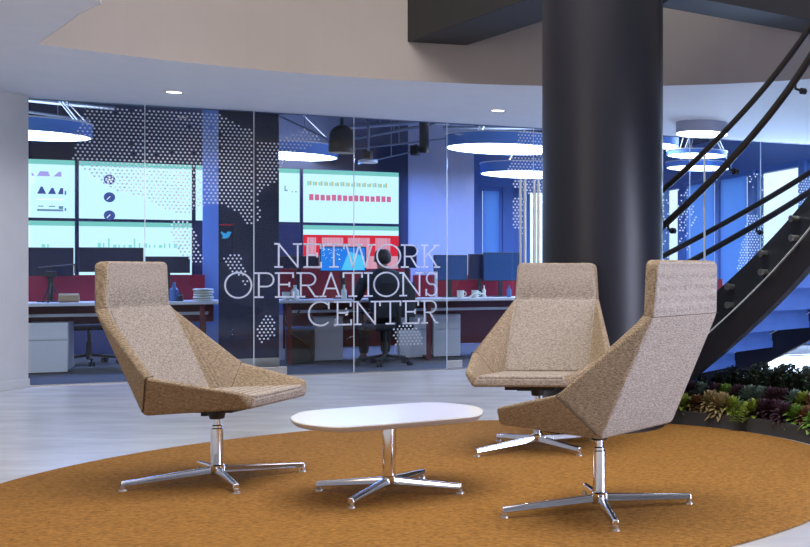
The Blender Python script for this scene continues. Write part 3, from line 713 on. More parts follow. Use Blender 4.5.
def c_gauge(bx,py):
    for k,(v) in enumerate((178,196,214.5)):
        cx=(108-77)/118; cz=1-(v-160)/58
        py([circ(cx,cz,.050,.088)],'s_navy','gauge_dial')
        d=[(.0,.0),(.022,.04)]
        if k>0: py([[(cx-.025,cz-.04),(cx-.019,cz-.047),(cx+.010,cz+.012),(cx+.004,cz+.02)]],'s_white','gauge_needle',-.046)
        else:
            py([circ(cx+a*.026,cz+b_*.046,.010,.018,8) for a,b_ in ((-1,.2),(0,.9),(1,.2),(-.5,-.8),(.6,-.8),(0,0))],'s_white','gauge_needle',-.046)
def c_ll(bx,py):
    X=lambda u:.64+(u-28)/46*.345
    bx([(X(39),X(43),.22,.60),(X(45),X(47),.22,.60)],'s_teal')
def c_lr(bx,py):
    r_=random.Random(3)
    bx([(.16+.045*i,.16+.045*i+(.014 if i%3 else .03),.55,.55+r_.choice([.05,.08,.16,.05])) for i in range(17)],'s_teal')
    bx([(.42+.05*i,.44+.05*i,.10,.10+r_.choice([.04,.07,.12])) for i in range(10)],'s_slate')
def c_mid(bx,py):
    bx([(.85,.86,.60,.68),(.85,.88,.58,.60),(.92,.93,.56,.58),(.955,.97,.56,.58)],'s_slate')
def c_bars(bx,py):
    bx([(.04+i*.0565,.04+i*.0565+.022,.70,.78-(i%3)*.008) for i in range(15)],'s_teal')
    bx([(.04+i*.0565+.024,.04+i*.0565+.044,.70,.785-(i%2)*.012) for i in range(15)],'s_yellow')
    bx([(.06+i*.058,.06+i*.058+.044,.42,.535-(i%4)*.004) for i in range(15)],'s_pink')
def c_pink(bx,py):
    bx([(0,1,0.0,.80)],'s_palepink','heat_band')
    r_=random.Random(9)
    bx([(0,1,.77,.82)]+[(a,b_,.42,.80) for a,b_ in ((.0,.04),(.13,.19),(.41,.46),(.69,.75),(.91,1.0))],'s_red','alert_band',-.046)
    xs=[.06+.016*i for i in range(54)]
    bx([(x,x+r_.choice([.003,.006]),.0,.77) for x in xs if r_.random()<.55],'s_pink','stripes',-.0455)
display(0,1,'lit wall display with violet and navy hill charts, cut by the grey wall','screen',c_left)
display(1,1,'lit wall display with three round dark gauges in its left half','screen',c_gauge)
display(0,0,'lit wall display at lower left with two teal bars','screen',c_ll)
display(1,0,'lit wall display with a row of tiny teal bars, under the gauges','screen',c_lr)
display(2,1,'lit wall display mostly hidden by the charcoal pillar, left of the bar chart display','screen',c_mid)
display(2,0,'dark switched off wall display right of the charcoal pillar','screen_off')
display(3,1,'lit wall display with yellow teal bars over a row of pink blocks','screen',c_bars,w=1.262)
display(3,0,'wall display filled with pink and red bands, behind the word NETWORK','screen',c_pink,w=1.262)
# ------------------------------------------------------------------ pillars
PD=.35
ta,tb=UT(218.5,PD),UT(279,PD)
b=MB(); p=GP((ta+tb)/2,PD+.25,0)
b.box((0,0,1.67),(tb-ta,.5,3.34)); th=thing('pillar','charcoal square pillar right behind the glass, left of the N of the lettering','pillar',p,GA)
b.build('shaft','pillar',th,bevel=.004)
b=MB(); b.box((0,-.255,.09),(tb-ta+.01,.015,.16)); b.build('kick_plate','steel',th)
b=MB()
for x0,x1,z0,z1 in ((-.14,.02,.34,.345),(-.14,.02,.66,.665),(-.14,-.135,.34,.66),(.015,.02,.34,.66)): b.box(((x0+x1)/2,-.252,(z0+z1)/2),(abs(x1-x0),.006,abs(z1-z0)))
b.build('access_panel','dark',th)
D2=PD-.012; t0,t1=UT(219.5,D2),UT(233,D2); z0,z1=GZ(226,262,D2),GZ(226,224.5,D2)
th=thing('small_display','narrow dark display with a small blue bird mark on the charcoal pillar','display',GP((t0+t1)/2,D2,(z0+z1)/2),GA)
w,h=t1-t0,z1-z0
b=MB(); b.box((0,0,0),(w,.02,h)); b.build('housing','screen_off',th)
b=MB(); rect(b,-w/2,w/2,h/2-.006,h/2-.002,-.0105); b.build('status_line','s_red',th)
bx0=-.055; bz0=h/2-.105
bird=[(-.055,.012),(-.040,.008),(-.048,-.004),(-.036,-.008),(-.040,-.020),(-.026,-.022),(-.052,-.040),(-.020,-.046),(.018,-.036),(.038,-.008),(.042,.014),(.056,.026),(.046,.026),(.052,.036),(.036,.032),(.018,.038),(.004,.026),(.002,.012),(-.028,.022),(-.050,.040)]
b=MB(); b.add([(x*.9,-.0125,z*.9+bz0) for x,z in bird],[tuple(range(len(bird)))]); b.build('bird_mark','bird',th)
BD=2.35; ta,tb=UT(202.5,BD),UT(219,BD)
b=MB(); b.box((0,0,1.67),(tb-ta,.16,3.34)); th=thing('pillar','pale blue narrow pillar standing behind the left desk end','pillar',GP((ta+tb)/2,BD+.08,0),GA); b.build('shaft','bluepillar',th,bevel=.004)
# ------------------------------------------------------------------ desks
DD=1.45; DW=.72; DZ=.74
def desk(t0,t1,label,legx,screen_spans,trest=None):
    L_=t1-t0; th=thing('desk',label,'desk',GP(t0,DD,0),GA,'long white desks')
    b=MB(); b.box((L_/2,DW/2,DZ-.0175),(L_,DW,.035)); b.build('desktop','laminate',th,bevel=.004)
    for x in legx:
        b=MB(); b.box((x,.06,.35),(.05,.04,.70)); b.box((x,DW-.06,.35),(.05,.04,.70)); b.box((x,DW/2,.02),(.05,DW-.06,.04)); b.box((x,DW/2,.69),(.05,DW-.06,.03)); b.build('leg_frame','dred',th,bevel=.004)
    b=MB(); mh=.22 if 'left half' in label else .56; b.box((L_/2,DW-.10,.71-mh/2),(L_-.1,.02,mh)); b.build('modesty_panel','dred',th)
    b=MB(); b.box((L_/2,.30,.60),(L_-.2,.14,.03)); b.build('cable_tray','white_metal',th)
    for x0,x1,z1 in screen_spans:
        b=MB(); b.box(((x0+x1)/2,DW+.02,(DZ-.05+z1)/2),(x1-x0,.03,z1-DZ+.05)); b.build('privacy_screen','red',th,bevel=.004)
    return th
tl0=-1.9; tl1=UT(217.6,DD)
desk(tl0,tl1,'long white topped desk with red screen behind the left half of the glass',[.25,1.55,tl1-tl0-.15],[(0.0,1.48,1.02),(1.5,tl1-tl0-.14,1.03)])
tr0=UT(280,DD); tr1=UT(600,DD)
desk(tr0,tr1,'long white topped desk with red screen to the right of the charcoal pillar',[.10,1.62,2.9,tr1-tr0-.2],[(.02,1.5,1.10),(1.53,tr1-tr0,1.02)])
def on_desk(u,y=.2): D=DD+y; return GP(UT(u,D),D,DZ)
# ------------------------------------------------------------------ pedestals
def pedestal(u0,u1,D,h,label):
    t0,t1=UT(u0,D),UT(u1,D); w=t1-t0
    th=thing('drawer_pedestal',label,'cabinet',GP((t0+t1)/2,D,0),GA,'white drawer pedestals under the desks')
    b=MB(); b.box((0,.22,.03+h/2),(w,.44,h-.0)); b.build('carcass','laminate',th,bevel=.006)
    b=MB(); b.box((0,-.008,.03+h*.25+.02),(w-.01,.018,h*.66)); b.build('drawer_front','laminate',th,bevel=.004)
    b=MB(); b.box((0,-.008,h*.81+.03),(w-.01,.018,h*.33)); b.build('drawer_front','laminate',th,bevel=.004)
    for s in (-1,1):
        for y in (.05,.39):
            b=MB(); b.cyl((s*(w/2-.05)-.012,y,.017),(s*(w/2-.05)+.012,y,.017),.017,n=10); b.build('caster','black',th)
pedestal(26,68.5,1.52,.50,'white two drawer pedestal under the left desk beside the grey wall')
pedestal(314,343,1.85,.50,'white two drawer pedestal under the right desk, below the letters C and E')
pedestal(399,430,1.85,.50,'white two drawer pedestal just right of the seated worker')
pedestal(433,460.5,1.85,.50,'rightmost white two drawer pedestal, by the steel floor fitting')
# ------------------------------------------------------------------ monitors
def monitor(u0,u1,v0,v1,D,label,scr,tilt=0):
    t0,t1=UT(u0,D),UT(u1,D); w=t1-t0; um=(u0+u1)/2; z1=GZ(um,v0,D); z0=GZ(um,v1,D); h=z1-z0; base=DZ
    th=thing('monitor',label,'monitor',GP((t0+t1)/2,D,base),GA+tilt,'monitors on the desks')
    zc=(z0+z1)/2-base
    b=MB(); b.box((0,0,zc),(w,.035,h)); b.build('housing','black',th,bevel=.004)
    b=MB(); rect(b,-w/2+.012,w/2-.012,zc-h/2+.012,zc+h/2-.012,-.0185); so=b.build('screen',scr,th)
    b=MB(); b.box((0,.045,(zc)/2),(.05,.03,zc)); b.box((0,.03,.006),(.22,.17,.012)); b.build('stand','black',th,bevel=.003)
    return so,w,h,zc
MD=DD+.48
monitor(26,73.5,247.5,276,MD,'wide dark monitor behind the glass at far left, beside the grey wall','screen_off')
monitor(79,143.5,247.5,272,MD,'wide dark monitor showing above the left chair headrest','screen_off')
monitor(144.5,190,256.5,273,MD,'dark monitor to the right above the left chair, near the blue pillar','screen_off')
monitor(279,319,256,268.5,MD+.1,'dark monitor behind the letters N and E','screen_off')
so,w,h,zc=monitor(319.5,366,246.5,271.5,MD,'glowing bright blue monitor behind the letters T and W','screen_blue')
b=MB()
b.add([(-.02,-.0195,zc-h/2+.02),(w/2-.02,-.0195,zc-h/2+.02),(w/2-.02,-.0195,zc+h*.12),(w*.12,-.0195,zc+h*.30)],[(0,1,2,3)]); b.build('glow_shape','screen_cyan',so)
r_=random.Random(4); b=MB()
for i in range(26):
    x=-w/2+.03+r_.random()**1.6*w*.4; z=zc+h/2-.03-r_.random()**1.6*h*.55; q=r_.uniform(.004,.010); rect(b,x,x+q*1.6,z-q,z,-.0200)
b.build('sparkle','s_white',so)
monitor(398,416.5,246,268,MD+.05,'dark monitor just right of the worker\'s head','screen_off')
monitor(433.5,467,255,280.5,MD,'deep blue lit monitor right of the letters R and S','bluecloth')
monitor(468,493,254,279.5,MD+.12,'dark monitor between the two blue monitors at the right','screen_off',.15)
monitor(483,519,252.5,281,MD+.02,'deep blue monitor just left of the tall door pulls','bluecloth')
# smaller desk things
def lathed(name,label,cat,prof,m,pos,group=None,n=18):
    b=MB(); b.lathe(prof,n=n); o=b.build(name,m,smooth=True); o.location=pos; return tag(o,label,cat,group)
b=MB(); b.lathe([(.045,-.09),(.048,-.085),(.048,.085),(.045,.09)],n=20); o=b.build('paper_roll','kraft',smooth=True); o.location=on_desk(69,.12)+Vector((0,0,.049)); o.rotation_euler=(0,PI/2,GA); tag(o,'tan cylindrical roll lying on the left desk near the grey wall','roll')
for k in range(5):
    pr=[(.06,0),(.098,.006),(.102,.014),(.096,.024),(.07,.027)]
    p=on_desk(203.5,.13); labs=['bottom','second from bottom','middle','second from top','top']
    rr=1+.04*math.sin(k*2.1)
    lathed('bowl','pale cream bowl, %s of the five stacked at the left desk end'%labs[k],'bowl',[(a*rr,z) for a,z in pr],'cream',p+Vector((.006*math.sin(k*3),.004*math.cos(k*2),.028*k)),'stack of pale bowls')
def bottle(u,h,label,m,y=.15,r_=.033):
    return lathed('bottle',label,'bottle',[(r_*.9,0),(r_,.01),(r_,h*.6),(r_*.4,h*.78),(r_*.38,h*.95),(r_*.45,h*.955),(r_*.45,h)],m,on_desk(u,y),'bottles on the desks',16)
bottle(174,.21,'blue plastic bottle on the left desk right of the chair headrest','bluebottle',.2,.045)
bottle(180.5,.10,'small dark bottle beside the blue bottle on the left desk','black',.15,.03)
bottle(295,.17,'cream bottle on the right desk behind the letters E and R','cream',.15,.045)
bottle(344,.17,'pale bottle standing behind the letter T of the middle word','cream',.2,.03)
bottle(484,.15,'pale bottle on the right desk near the back chair','cream',.2,.022)
bottle(509,.15,'dark blue bottle on the right desk by the back chair headrest','bluebottle',.2,.03)
def cup(u,label,m,y=.15):
    th=thing('mug',label,'mug',on_desk(u,y),GA,'mugs on the desks'); b=MB(); b.lathe([(.034,0),(.040,.004),(.042,.092),(.038,.092),(.036,.012),(.0,.010)],n=20); b.build('body',m,th,smooth=True)
    b=MB(); b.tube([(.040,0,.025),(.062,0,.03),(.068,0,.05),(.060,0,.07),(.040,0,.075)],.006,6); b.build('handle',m,th,smooth=True)
cup(460.5,'pale mug on the right desk under the deep blue monitor','cream')
cup(286,'white mug on the right desk behind the letter E','cream')
cup(475,'white mug on the right desk midway to the back chair','cream')
b=MB(); b.tube([(-.10,0,.012),(-.05,0,.05),(.0,0,.055),(.06,0,.05),(.10,0,.012)],.010,8); o=b.build('headset','cream',smooth=True); o.location=on_desk(478,.08); o.rotation_euler=(0,0,GA); tag(o,'white headset lying on the right desk','headset')
# potted sprig right of the worker
th=thing('potted_plant','small green plant in a dark pot on the desk right of the worker','plant',on_desk(410,.15))
b=MB(); b.lathe([(.03,0),(.042,.07),(.036,.07),(.03,.06)],n=14); b.build('pot','black',th,smooth=True)
rosette(20,.07,.05,.03,.4,21).build('foliage','lf_lime',th).location=(0,0,.07)
# white monitor riser with paper
th=thing('shelf_riser','white open riser frame standing on the right desk beside the letter S','shelf',on_desk(436,.2),GA)
b=MB()
b.box((0,0,.155),(.03,.05,.31)); b.build('post','white_metal',th)
b=MB(); b.box((-.12,0,.315),(.27,.05,.02)); b.build('top','white_metal',th)
# tripod with boom
th=thing('tripod','small black tripod with a horizontal boom standing on the left desk','tripod',on_desk(51,.18),GA)
for k in range(3):
    a=k*2*PI/3+.4; b=MB(); b.tube([(0,0,.22),(.10*math.cos(a),.10*math.sin(a),.0)],.009,6); b.build('leg','black',th)
b=MB(); b.tube([(0,0,.2),(0,0,.38)],.010,8); b.build('centre_post','black',th)
b=MB(); b.tube([(-.11,0,.365),(.22,0,.405)],.009,8); b.tube([(.21,0,.40),(.21,0,.31)],.006,6); b.build('boom','black',th)
b=MB(); b.box((0,0,.30),(.09,.08,.07)); b.build('head','black',th,bevel=.008)
# floor lamp arm / bin / cables near left end of right desk
th=thing('waste_bin','dark bin under the left end of the right desk','bin',GP(UT(300,1.72),1.72,0),GA)
b=MB(); b.box((0,0,.20),(.30,.30,.40)); b.build('body','black',th,bevel=.02); b=MB(); b.box((0,0,.41),(.31,.31,.03)); b.build('lid','bluebottle',th,bevel=.008)
b=MB(); 
pts=[(.10,0,.62),(.0,0,.45),(-.02,0,.38),(.08,0,.30),(.20,0,.20),(.24,0,.10),(.18,0,.03),(-.03,0,.012)]
b.tube(pts,.011,8); o=b.build('cable','black',smooth=True); o.location=GP(UT(290,1.5),1.5,0); o.rotation_euler=(0,0,GA); tag(o,'thick black looped cable hanging below the left end of the right desk','cable')
b=MB(); b.box((0,0,.27),(.34,.02,.54)); o=b.build('white_board','white_metal',bevel=.004); o.location=GP(UT(291,2.3),2.3,0); o.rotation_euler=(-.06,0,GA); tag(o,'white panel leaning below the right desk beside the pillar','board')
# ------------------------------------------------------------------ office chairs
def office_chair(u,D,rz,label,blue=False):
    th=thing('office_chair',label,'office chair',GP(UT(u,D),D,-.002),GA+rz,'black office chairs')
    for k in range(5):
        a=k*2*PI/5+.3; b=MB(); b.bar((.03*math.cos(a),.03*math.sin(a),.11),(.30*math.cos(a),.30*math.sin(a),.075),.04,.035,w2=.028,h2=.022); lg=b.build('leg','black',th,bevel=.004)
        g=MB()
        for s in (-1,1):
            c=Vector((.30*math.cos(a)-s*.018*math.sin(a),.30*math.sin(a)+s*.018*math.cos(a),.03)); d=Vector((-math.sin(a),math.cos(a),0))*.011
            g.cyl(c-d,c+d,.03,n=12)
        g.cyl((.30*math.cos(a),.30*math.sin(a),.03),(.30*math.cos(a),.30*math.sin(a),.075),.008,n=8)
        g.build('caster','black',lg,smooth=True)
    b=MB(); b.cyl((0,0,.06),(0,0,.26),.028,n=14); b.cyl((0,0,.26),(0,0,.42),.018,n=12); b.build('gas_lift','black',th,smooth=True)
    b=MB(); b.box((0,0,.44),(.48,.47,.075)); b.build('seat','chairfab',th,bevel=.03,seg=3)
    vs=[];n1,n2=8,6
    b=MB()
    for side in (0,1):
        for j in range(n2+1):
            for i in range(n1+1):
                x=(i/n1-.5)*.46*(1-.12*(j/n2)); z=.55+.40*j/n2; y=-.24+.05*(1-(2*i/n1-1)**2)*-1-.05*j/n2-.03*side
                vs.append((x,y,z))
    fs=[]; N=(n1+1)*(n2+1)
    for j in range(n2):
        for i in range(n1):
            a=j*(n1+1)+i; fs.append((a,a+1,a+n1+2,a+n1+1)); fs.append((N+a,N+a+n1+1,N+a+n1+2,N+a+1))
    for i in range(n1):
        fs.append((i,N+i,N+i+1,i+1)); a=n2*(n1+1)+i; fs.append((a,a+1,N+a+1,N+a))
    for j in range(n2):
        a=j*(n1+1); fs.append((a,a+n1+1,N+a+n1+1,N+a)); a+=n1; fs.append((a,N+a,N+a+n1+1,a+n1+1))
    b.add(vs,fs); b.build('backrest','bluecloth' if blue else 'chairfab',th,bevel=.008)
    b=MB(); b.tube([(0,-.12,.41),(0,-.27,.42),(0,-.33,.50),(0,-.325,.72)],.022,8); b.build('back_support','black',th,smooth=True)
    for s in (-1,1):
        b=MB(); b.tube([(s*.22,0,.42),(s*.28,0,.44),(s*.285,0,.62)],.015,8); b.box((s*.28,.02,.635),(.075,.24,.03)); b.build('armrest','black',th,bevel=.006)
    return th
office_chair(385,.98,.35,'black office chair carrying the seated worker behind the lettering')
office_chair(89,2.62,PI+.2,'empty black office chair on the far side of the left desk')
# ------------------------------------------------------------------ seated person, seen from behind
def skinbody(name,chains,m,parent,sub=2):
    vs=[];es=[];rs=[];roots=[];ix={}
    for ch in chains:
        prev=None
        for key,p,r_ in ch:
            if key in ix: i=ix[key]
            else:
                i=len(vs); ix[key]=i; vs.append(p); rs.append(r_)
            if prev is not None and prev!=i: es.append((prev,i))
            prev=i
    me=bpy.data.meshes.new(name); me.from_pydata(vs,es,[]); me.materials.append(M[m])
    o=bpy.data.objects.new(name,me); col.objects.link(o); o.parent=parent
    md=o.modifiers.new('skin','SKIN'); md.use_smooth_shade=True
    sl=me.skin_vertices[0].data
    # roots: first vertex of each connected component
    adj={i:[] for i in range(len(vs))}
    for a,b_ in es: adj[a].append(b_); adj[b_].append(a)
    seen=set()
    for i in range(len(vs)):
        sl[i].radius=(rs[i] if isinstance(rs[i],tuple) else (rs[i],rs[i])); sl[i].use_root=False
    for i in range(len(vs)):
        if i in seen: continue
        sl[i].use_root=True; stck=[i]
        while stck:
            q=stck.pop()
            if q in seen: continue
            seen.add(q); stck+=adj[q]
    ss=o.modifiers.new('sub','SUBSURF'); ss.levels=sub; ss.render_levels=sub
    return o
pt=UT(383,1.02)
th=thing('person','seated person in a dark jacket seen from behind, working at the desk behind the lettering','person',GP(pt,1.0,0),GA+.12)
sh_z=1.04
body=[[('pel',(0,-.05,.55),(.12,.09)),('wai',(0,-.06,.70),(.11,.085)),('che',(0,-.02,.90),(.13,.095)),('ste',(0,.01,1.02),(.11,.085)),('nec',(0,.03,1.09),(.052,.052)),('hd0',(0,.045,1.15),(.062,.072)),('hd1',(0,.055,1.215),(.078,.092)),('hd2',(0,.05,1.275),(.06,.072))]]
for s,nm in ((-1,'l'),(1,'r')):
    body.append([('ste',(0,.01,1.02),(.11,.085)),(nm+'sh',(s*.185,.01,1.0),(.058,.058)),(nm+'el',(s*.27,.10,.76),(.043,.043)),(nm+'wr',(s*.17,.36,.775),(.028,.024)),(nm+'pa',(s*.155,.43,.772),(.036,.016))])
    body.append([('pel',(0,-.05,.55),(.12,.09)),(nm+'hp',(s*.10,.02,.545),(.075,.07)),(nm+'kn',(s*.13,.42,.53),(.055,.055)),(nm+'an',(s*.12,.40,.10),(.035,.036)),(nm+'to',(s*.125,.56,.045),(.038,.030))])
    for f_ in range(4):
        x=s*(.135+.016*f_); ln=[.075,.085,.08,.062][f_]
        body.append([(nm+'f%d0'%f_,(x,.44,.775),.0085),(nm+'f%d1'%f_,(x,.44+ln*.5,.782),.008),(nm+'f%d2'%f_,(x,.44+ln,.768),.007)])
    body.append([(nm+'th0',(s*.13,.40,.772),.0095),(nm+'th1',(s*.105,.43,.775),.009),(nm+'th2',(s*.095,.46,.770),.008)])
body.append([('ns0',(0,.135,1.205),.010),('ns1',(0,.158,1.185),.012)])
for s in (-1,1): body.append([('er%d0'%s,(s*.072,.045,1.225),.010),('er%d1'%s,(s*.086,.035,1.20),.014),('er%d2'%s,(s*.078,.04,1.175),.009)])
skinbody('body',body,'skin',th)
jk=[[('pel',(0,-.06,.56),(.185,.16)),('wai',(0,-.07,.70),(.18,.15)),('che',(0,-.03,.90),(.20,.155)),('ste',(0,-.005,1.02),(.155,.13)),('col',(0,.02,1.085),(.085,.08))]]
for s,nm in ((-1,'l'),(1,'r')):
    jk.append([('ste',(0,-.005,1.02),(.155,.13)),(nm+'sh',(s*.19,.01,1.0),(.082,.082)),(nm+'el',(s*.275,.10,.765),(.062,.062)),(nm+'wr',(s*.185,.33,.778),(.040,.038))])
skinbody('jacket',jk,'jacket',th)
tr=[[('pel',(0,-.05,.53),(.165,.125)),('pl2',(0,-.045,.58),(.16,.125))]]
for s,nm in ((-1,'l'),(1,'r')):
    tr.append([('pel',(0,-.05,.53),(.165,.125)),(nm+'hp',(s*.10,.03,.545),(.10,.092)),(nm+'kn',(s*.13,.43,.53),(.074,.074)),(nm+'an',(s*.12,.405,.09),(.056,.056))])
skinbody('trousers',tr,'trousers',th)
skinbody('hair',[[('a',(0,.0,1.14),(.075,.060)),('b',(0,.012,1.22),(.104,.094)),('c',(0,.04,1.28),(.096,.10)),('d',(0,.05,1.32),(.065,.075))]],'hair',th)
for s in (-1,1):
    skinbody('shoe',[[('h',(s*.12,.38,.06),(.045,.05)),('m',(s*.123,.47,.045),(.047,.040)),('t',(s*.126,.57,.035),(.044,.030))]],'black',th)
    b=MB(); b.lathe([(.0,-.010),(.008,-.006),(.010,0),(.008,.006),(0,.010)],n=10); e=b.build('eye','black',th,smooth=True); e.location=(s*.030,.128,1.222)
# ------------------------------------------------------------------ pendant lamps and ceiling gear
def pendant(u,Y,v,r_,label,h=.15):
    x,y=XY(u,Y); z=ZV(v,Y)
    th=thing('pendant_lamp',label,'lamp',(x,y,z),0,'round pendant lamps in the network room')
    b=MB(); b.lathe([(r_-.012,.003),(r_,0),(r_,h),(r_-.012,h),(r_-.012,.003)][:4]+[],n=64)
    b=MB(); n=64
    prof=[(r_-.015,0),(r_,0),(r_,h),(r_-.015,h)]
    vs=[(a*math.cos(2*PI*i/n),a*math.sin(2*PI*i/n),zz) for a,zz in prof for i in range(n)]
    b.add(vs,[(q*n+i,q*n+(i+1)%n,((q+1)%4)*n+(i+1)%n,((q+1)%4)*n+i) for q in range(4) for i in range(n)])
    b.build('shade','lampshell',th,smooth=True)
    b=MB(); b.tube([((r_+.004)*math.cos(2*PI*i/48),(r_+.004)*math.sin(2*PI*i/48),h) for i in range(48)],.010,6,closed=True); b.build('top_rim','lampwhite',th,smooth=True)
    b=MB(); b.lathe([(r_-.016,.004),(r_-.016,.012)],n=48); b.build('diffuser','diffuser',th)
    for k in range(3):
        a=k*2*PI/3+.3; b=MB(); b.tube([(r_*.96*math.cos(a),r_*.96*math.sin(a),h),(.05*math.cos(a),.05*math.sin(a),3.35-z)],.006,5); b.build('suspension_cable','lampwhite',th)
    return th
pendant(27.5,12.25,135.5,.60,'round pendant lamp at the far left, half hidden by the grey wall')
pendant(282,14.64,156.5,.68,'round pendant lamp above the bar chart display, cut by the charcoal pillar')
pendant(505,13.9,149.5,.71,'large blue rimmed round pendant lamp just left of the dark column')
pendant(531,16.9,175,.74,'blue rimmed round pendant lamp below and behind the large one by the column')
pendant(643,14.4,146,.46,'round pendant lamp peeking out right of the dark column')
pendant(697,14.8,156,.40,'small round pendant lamp in the middle of the three right of the column',.06)
pendant(699,16.3,168.5,.48,'round pendant lamp lowest of the three right of the column',.08)
# surface mounted drum in lobby, right of column
x,y=XY(702,12.2); th=thing('ceiling_drum_lamp','round drum ceiling lamp flush under the pale ceiling right of the column','lamp',(x,y,ZC-.13))
b=MB(); b.lathe([(.285,.012),(.285,.13)],n=48); b.build('drum','drumgrey',th,smooth=True)
b=MB(); b.lathe([(.275,0),(.275,.0115)],n=48); b.build('diffuser','diffuser',th)
# black bell pendant
x,y=XY(342,13.2); z=ZV(153,13.2)
th=thing('bell_pendant','black bell shaped pendant hanging in front of the bar chart display','lamp',(x,y,z))
b=MB(); b.lathe([(.145,0),(.15,.02),(.148,.12),(.13,.24),(.09,.30),(.04,.33)],n=28); b.build('shade','black',th,smooth=True)
b=MB(); b.cyl((0,0,.33),(0,0,3.35-z),.02,n=10); b.build('stem','black',th)
def spot(u,v,Y,label,white):
    x,y=XY(u,Y); z=ZV(v,Y)
    th=thing('ceiling_fixture' if not white else 'ceiling_spotlight',label,'lamp' if white else 'fixture',(x,y,z))
    if white:
        b=MB(); b.lathe([(.10,0),(.11,.01),(.11,.03),(.05,.05)],n=24); b.build('face','lampwhite',th,smooth=True)
        b=MB(); b.box((0,0,.09),(.09,.09,.10)); b.build('body','black',th,bevel=.01)
        b=MB(); b.tube([(0,0,.13),(.01,0,.40),(-.01,0,.50),(-.08,0,.58)],.016,8); b.tube([(-.08,0,.58),(-.08,0,3.35-z)],.012,8); b.build('arm','pipe',th,smooth=True)
    else:
        b=MB(); b.cyl((0,0,.0),(0,0,3.35-z),.055,n=16); b.build('tube','black',th,smooth=True)
        b=MB(); b.box((-.11,0,.03),(.09,.10,.12)); b.box((-.10,0,.09),(.05,.03,.03)); b.build('sensor','black',th,bevel=.008)
spot(368,163,13.4,'white faced ceiling spotlight on a bent arm, right of the black bell pendant',True)
spot(424,153,13.6,'dark vertical tube fixture with a small box, near the grey wall panel',False)
pipes=[((345,150),(452,138),13.5,.012),((340,141),(447,122),13.8,.02),((362,163),(420,150),14.2,.010),((340,128),(420,122),14.5,.03),((30,112),(85,120),13.0,.02),((28,100),(110,108),12.6,.025),((56,97),(72,117),12.4,.008),((279,116),(330,140),13.6,.012),((282,141),(350,147),16.2,.02),((279,128),(345,128),16.6,.025),((447,128),(545,128),14.6,.03),((60,98),(76,118),12.2,.008)]
for k,(a,c,Y,r_) in enumerate(pipes):
    p=Vector((*XY(a[0],Y),ZV(a[1],Y))); q=Vector((*XY(c[0],Y+.25),ZV(c[1],Y+.25)))
    d=(q-p).normalized(); 
    b=MB(); b.cyl(p-d*.05,q+d*.05,r_,n=10); o=b.build('conduit','pipe',smooth=True)
    where_=['above the bar chart display, sloping up to the right','above the bar chart display under the ceiling edge','short, behind the white spotlight','thick, crossing behind the bell pendant','low, above the far left pendant lamp','thick, along the ceiling at far left','thin diagonal at far left','diagonal right of the charcoal pillar','level, right of the charcoal pillar, lowest','thick level, right of the charcoal pillar','thick level, above the large pendant lamp','thin diagonal at far left, closer to the glass'][k]
    tag(o,'grey ceiling conduit '+where_,'conduit','ceiling conduits')
    b=MB(); m_=(p+q)/2; b.cyl(m_,(m_.x,m_.y,3.36),.006,n=6); b.build('hanger_rod','pipe',o)
# lobby downlights
def downlight(u,v,z,label):
    Y=(z-HC)*F/(HY-v); x,y=XY(u,Y); th=thing('downlight',label,'lamp',(x,y,z),0,'recessed downlights')
    b=MB(); n=32; prof=[(.062,-.004),(.085,-.004),(.088,0),(.062,0)]
    vs=[(a*math.cos(2*PI*i/n),a*math.sin(2*PI*i/n),zz) for a,zz in prof for i in range(n)]
    b.add(vs,[(q*n+i,q*n+(i+1)%n,((q+1)%4)*n+(i+1)%n,((q+1)%4)*n+i) for q in range(4) for i in range(n)]); b.build('trim_ring','plaster',th,smooth=True)
    b=MB(); b.lathe([(.062,-.002),(.062,-.001)],n=32); b.build('lens','downlight',th)
    sl=bpy.data.lights.new('downlight_beam','SPOT'); sl.energy=75; sl.color=(.95,.95,1); sl.spot_size=R(150); sl.spot_blend=.6; sl.shadow_soft_size=.05
    so=bpy.data.objects.new('downlight_beam',sl); col.objects.link(so); so.location=(x,y,z-.02)
    return th
downlight(174,92,ZC,'small recessed downlight in the pale ceiling at the left')
downlight(498,110.5,ZC,'small recessed downlight in the pale ceiling left of the column')
# right background: white counter with red items
D=2.4
x,y=XY(722,15.2); th=thing('counter','white counter seen between the right chair and the stair','counter',(x,y,0),GA+.4)
b=MB(); b.box((0,0,.36),(.8,.4,.72)); b.build('body','winframe',th); b=MB(); b.box((0,0,.74),(.86,.46,.04)); b.build('top','laminate',th,bevel=.004)
for k,(dx,h,m,lab) in enumerate(((-.03,.20,'s_pale','pink red box standing at the back of the white counter by the right chair'),(.05,.12,'red','dark red box on the white counter by the right chair'))):
    b=MB(); b.box((0,0,h/2),(.07,.07,h)); o=b.build('box','red',bevel=.004); c=math.cos(GA+.4);s=math.sin(GA+.4); o.location=(x+dx*c,y+dx*s-.05,.76); tag(o,lab,'box')
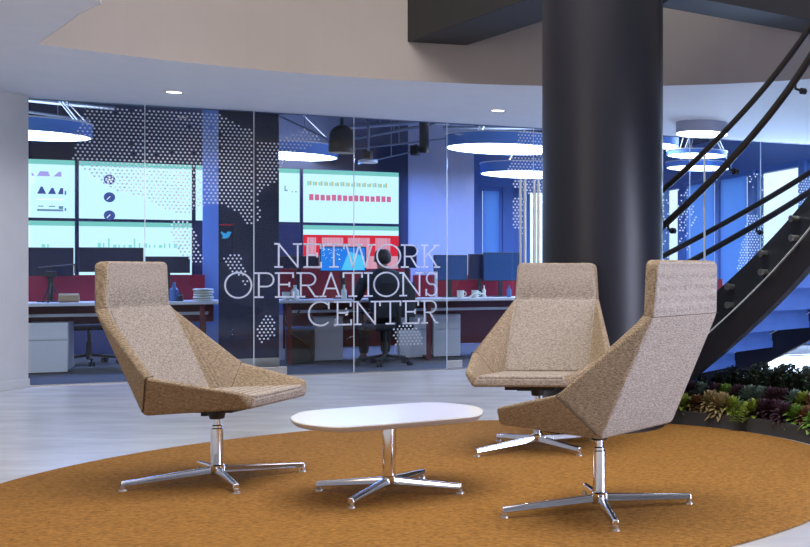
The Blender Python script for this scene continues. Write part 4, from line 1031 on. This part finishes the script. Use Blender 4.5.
# ================================================================== LIGHT
def area(name,loc,target,sx,sy,e,c,spread=None):
    l=bpy.data.lights.new(name,'AREA'); l.shape='RECTANGLE'; l.size=sx; l.size_y=sy; l.energy=e; l.color=c
    o=bpy.data.objects.new(name,l); col.objects.link(o); o.location=loc
    o.rotation_euler=(Vector(target)-Vector(loc)).to_track_quat('-Z','Y').to_euler()
    if spread: l.spread=R(spread)
    return o
area('upper_daylight',(-1.8,5.0,5.55),(-1.8,5.0,0),4.5,4.5,LE['up'],(1,.95,.90))
area('lobby_warm',(-4.6,.6,2.66),(-2.4,5.6,.4),2.2,2.2,LE['warm'],(1,.80,.58))
area('lobby_front',(-4.6,-1.4,2.6),(-1.6,6.3,.6),3.2,1.6,LE['front'],(1,.90,.80))
p=GP(8.9,1.5,1.5); area('east_daylight',p,(-1.5,5.5,.8),2.2,3.6,LE['east'],(.62,.76,1))
area('side_daylight',(4.4,4.9,1.3),(-3,5.3,1.5),2.4,3.0,LE['side'],(.74,.77,1))
for t,D in ((0.2,2.2),(3.2,3.0),(5.6,2.4),(6.8,5.5)):
    area('network_fill',GP(t,D,2.5),GP(t,D,0),1.2,1.2,LE['noc'],(.15,.32,1))  # unseen blue fill added below the open ceiling, apart from the pendants
w=bpy.data.worlds.new('sky'); scene.world=w; w.use_nodes=True; n=w.node_tree.nodes; l=w.node_tree.links
bg=n['Background']; tc=n.new('ShaderNodeTexCoord'); sp=n.new('ShaderNodeSeparateXYZ'); l.new(tc.outputs['Generated'],sp.inputs[0])
rp=n.new('ShaderNodeValToRGB'); l.new(sp.outputs['Z'],rp.inputs['Fac'])
e=rp.color_ramp.elements; e[0].position=.0; e[0].color=(.45,.70,1,1); e[1].position=.35; e[1].color=(.55,.75,1,1)
q=e.new(.06); q.color=(.85,.94,1,1)
ns=n.new('ShaderNodeTexNoise'); ns.inputs['Scale'].default_value=6; mp=n.new('ShaderNodeMapping'); mp.inputs['Scale'].default_value=(1,1,5); l.new(tc.outputs['Generated'],mp.inputs[0]); l.new(mp.outputs[0],ns.inputs['Vector'])
mx=n.new('ShaderNodeMix'); mx.data_type='RGBA'; l.new(ns.outputs['Fac'],mx.inputs[0]); l.new(rp.outputs[0],mx.inputs[6]); mx.inputs[7].default_value=(1,1,1,1)
l.new(mx.outputs[2],bg.inputs['Color']); bg.inputs['Strength'].default_value=1.7
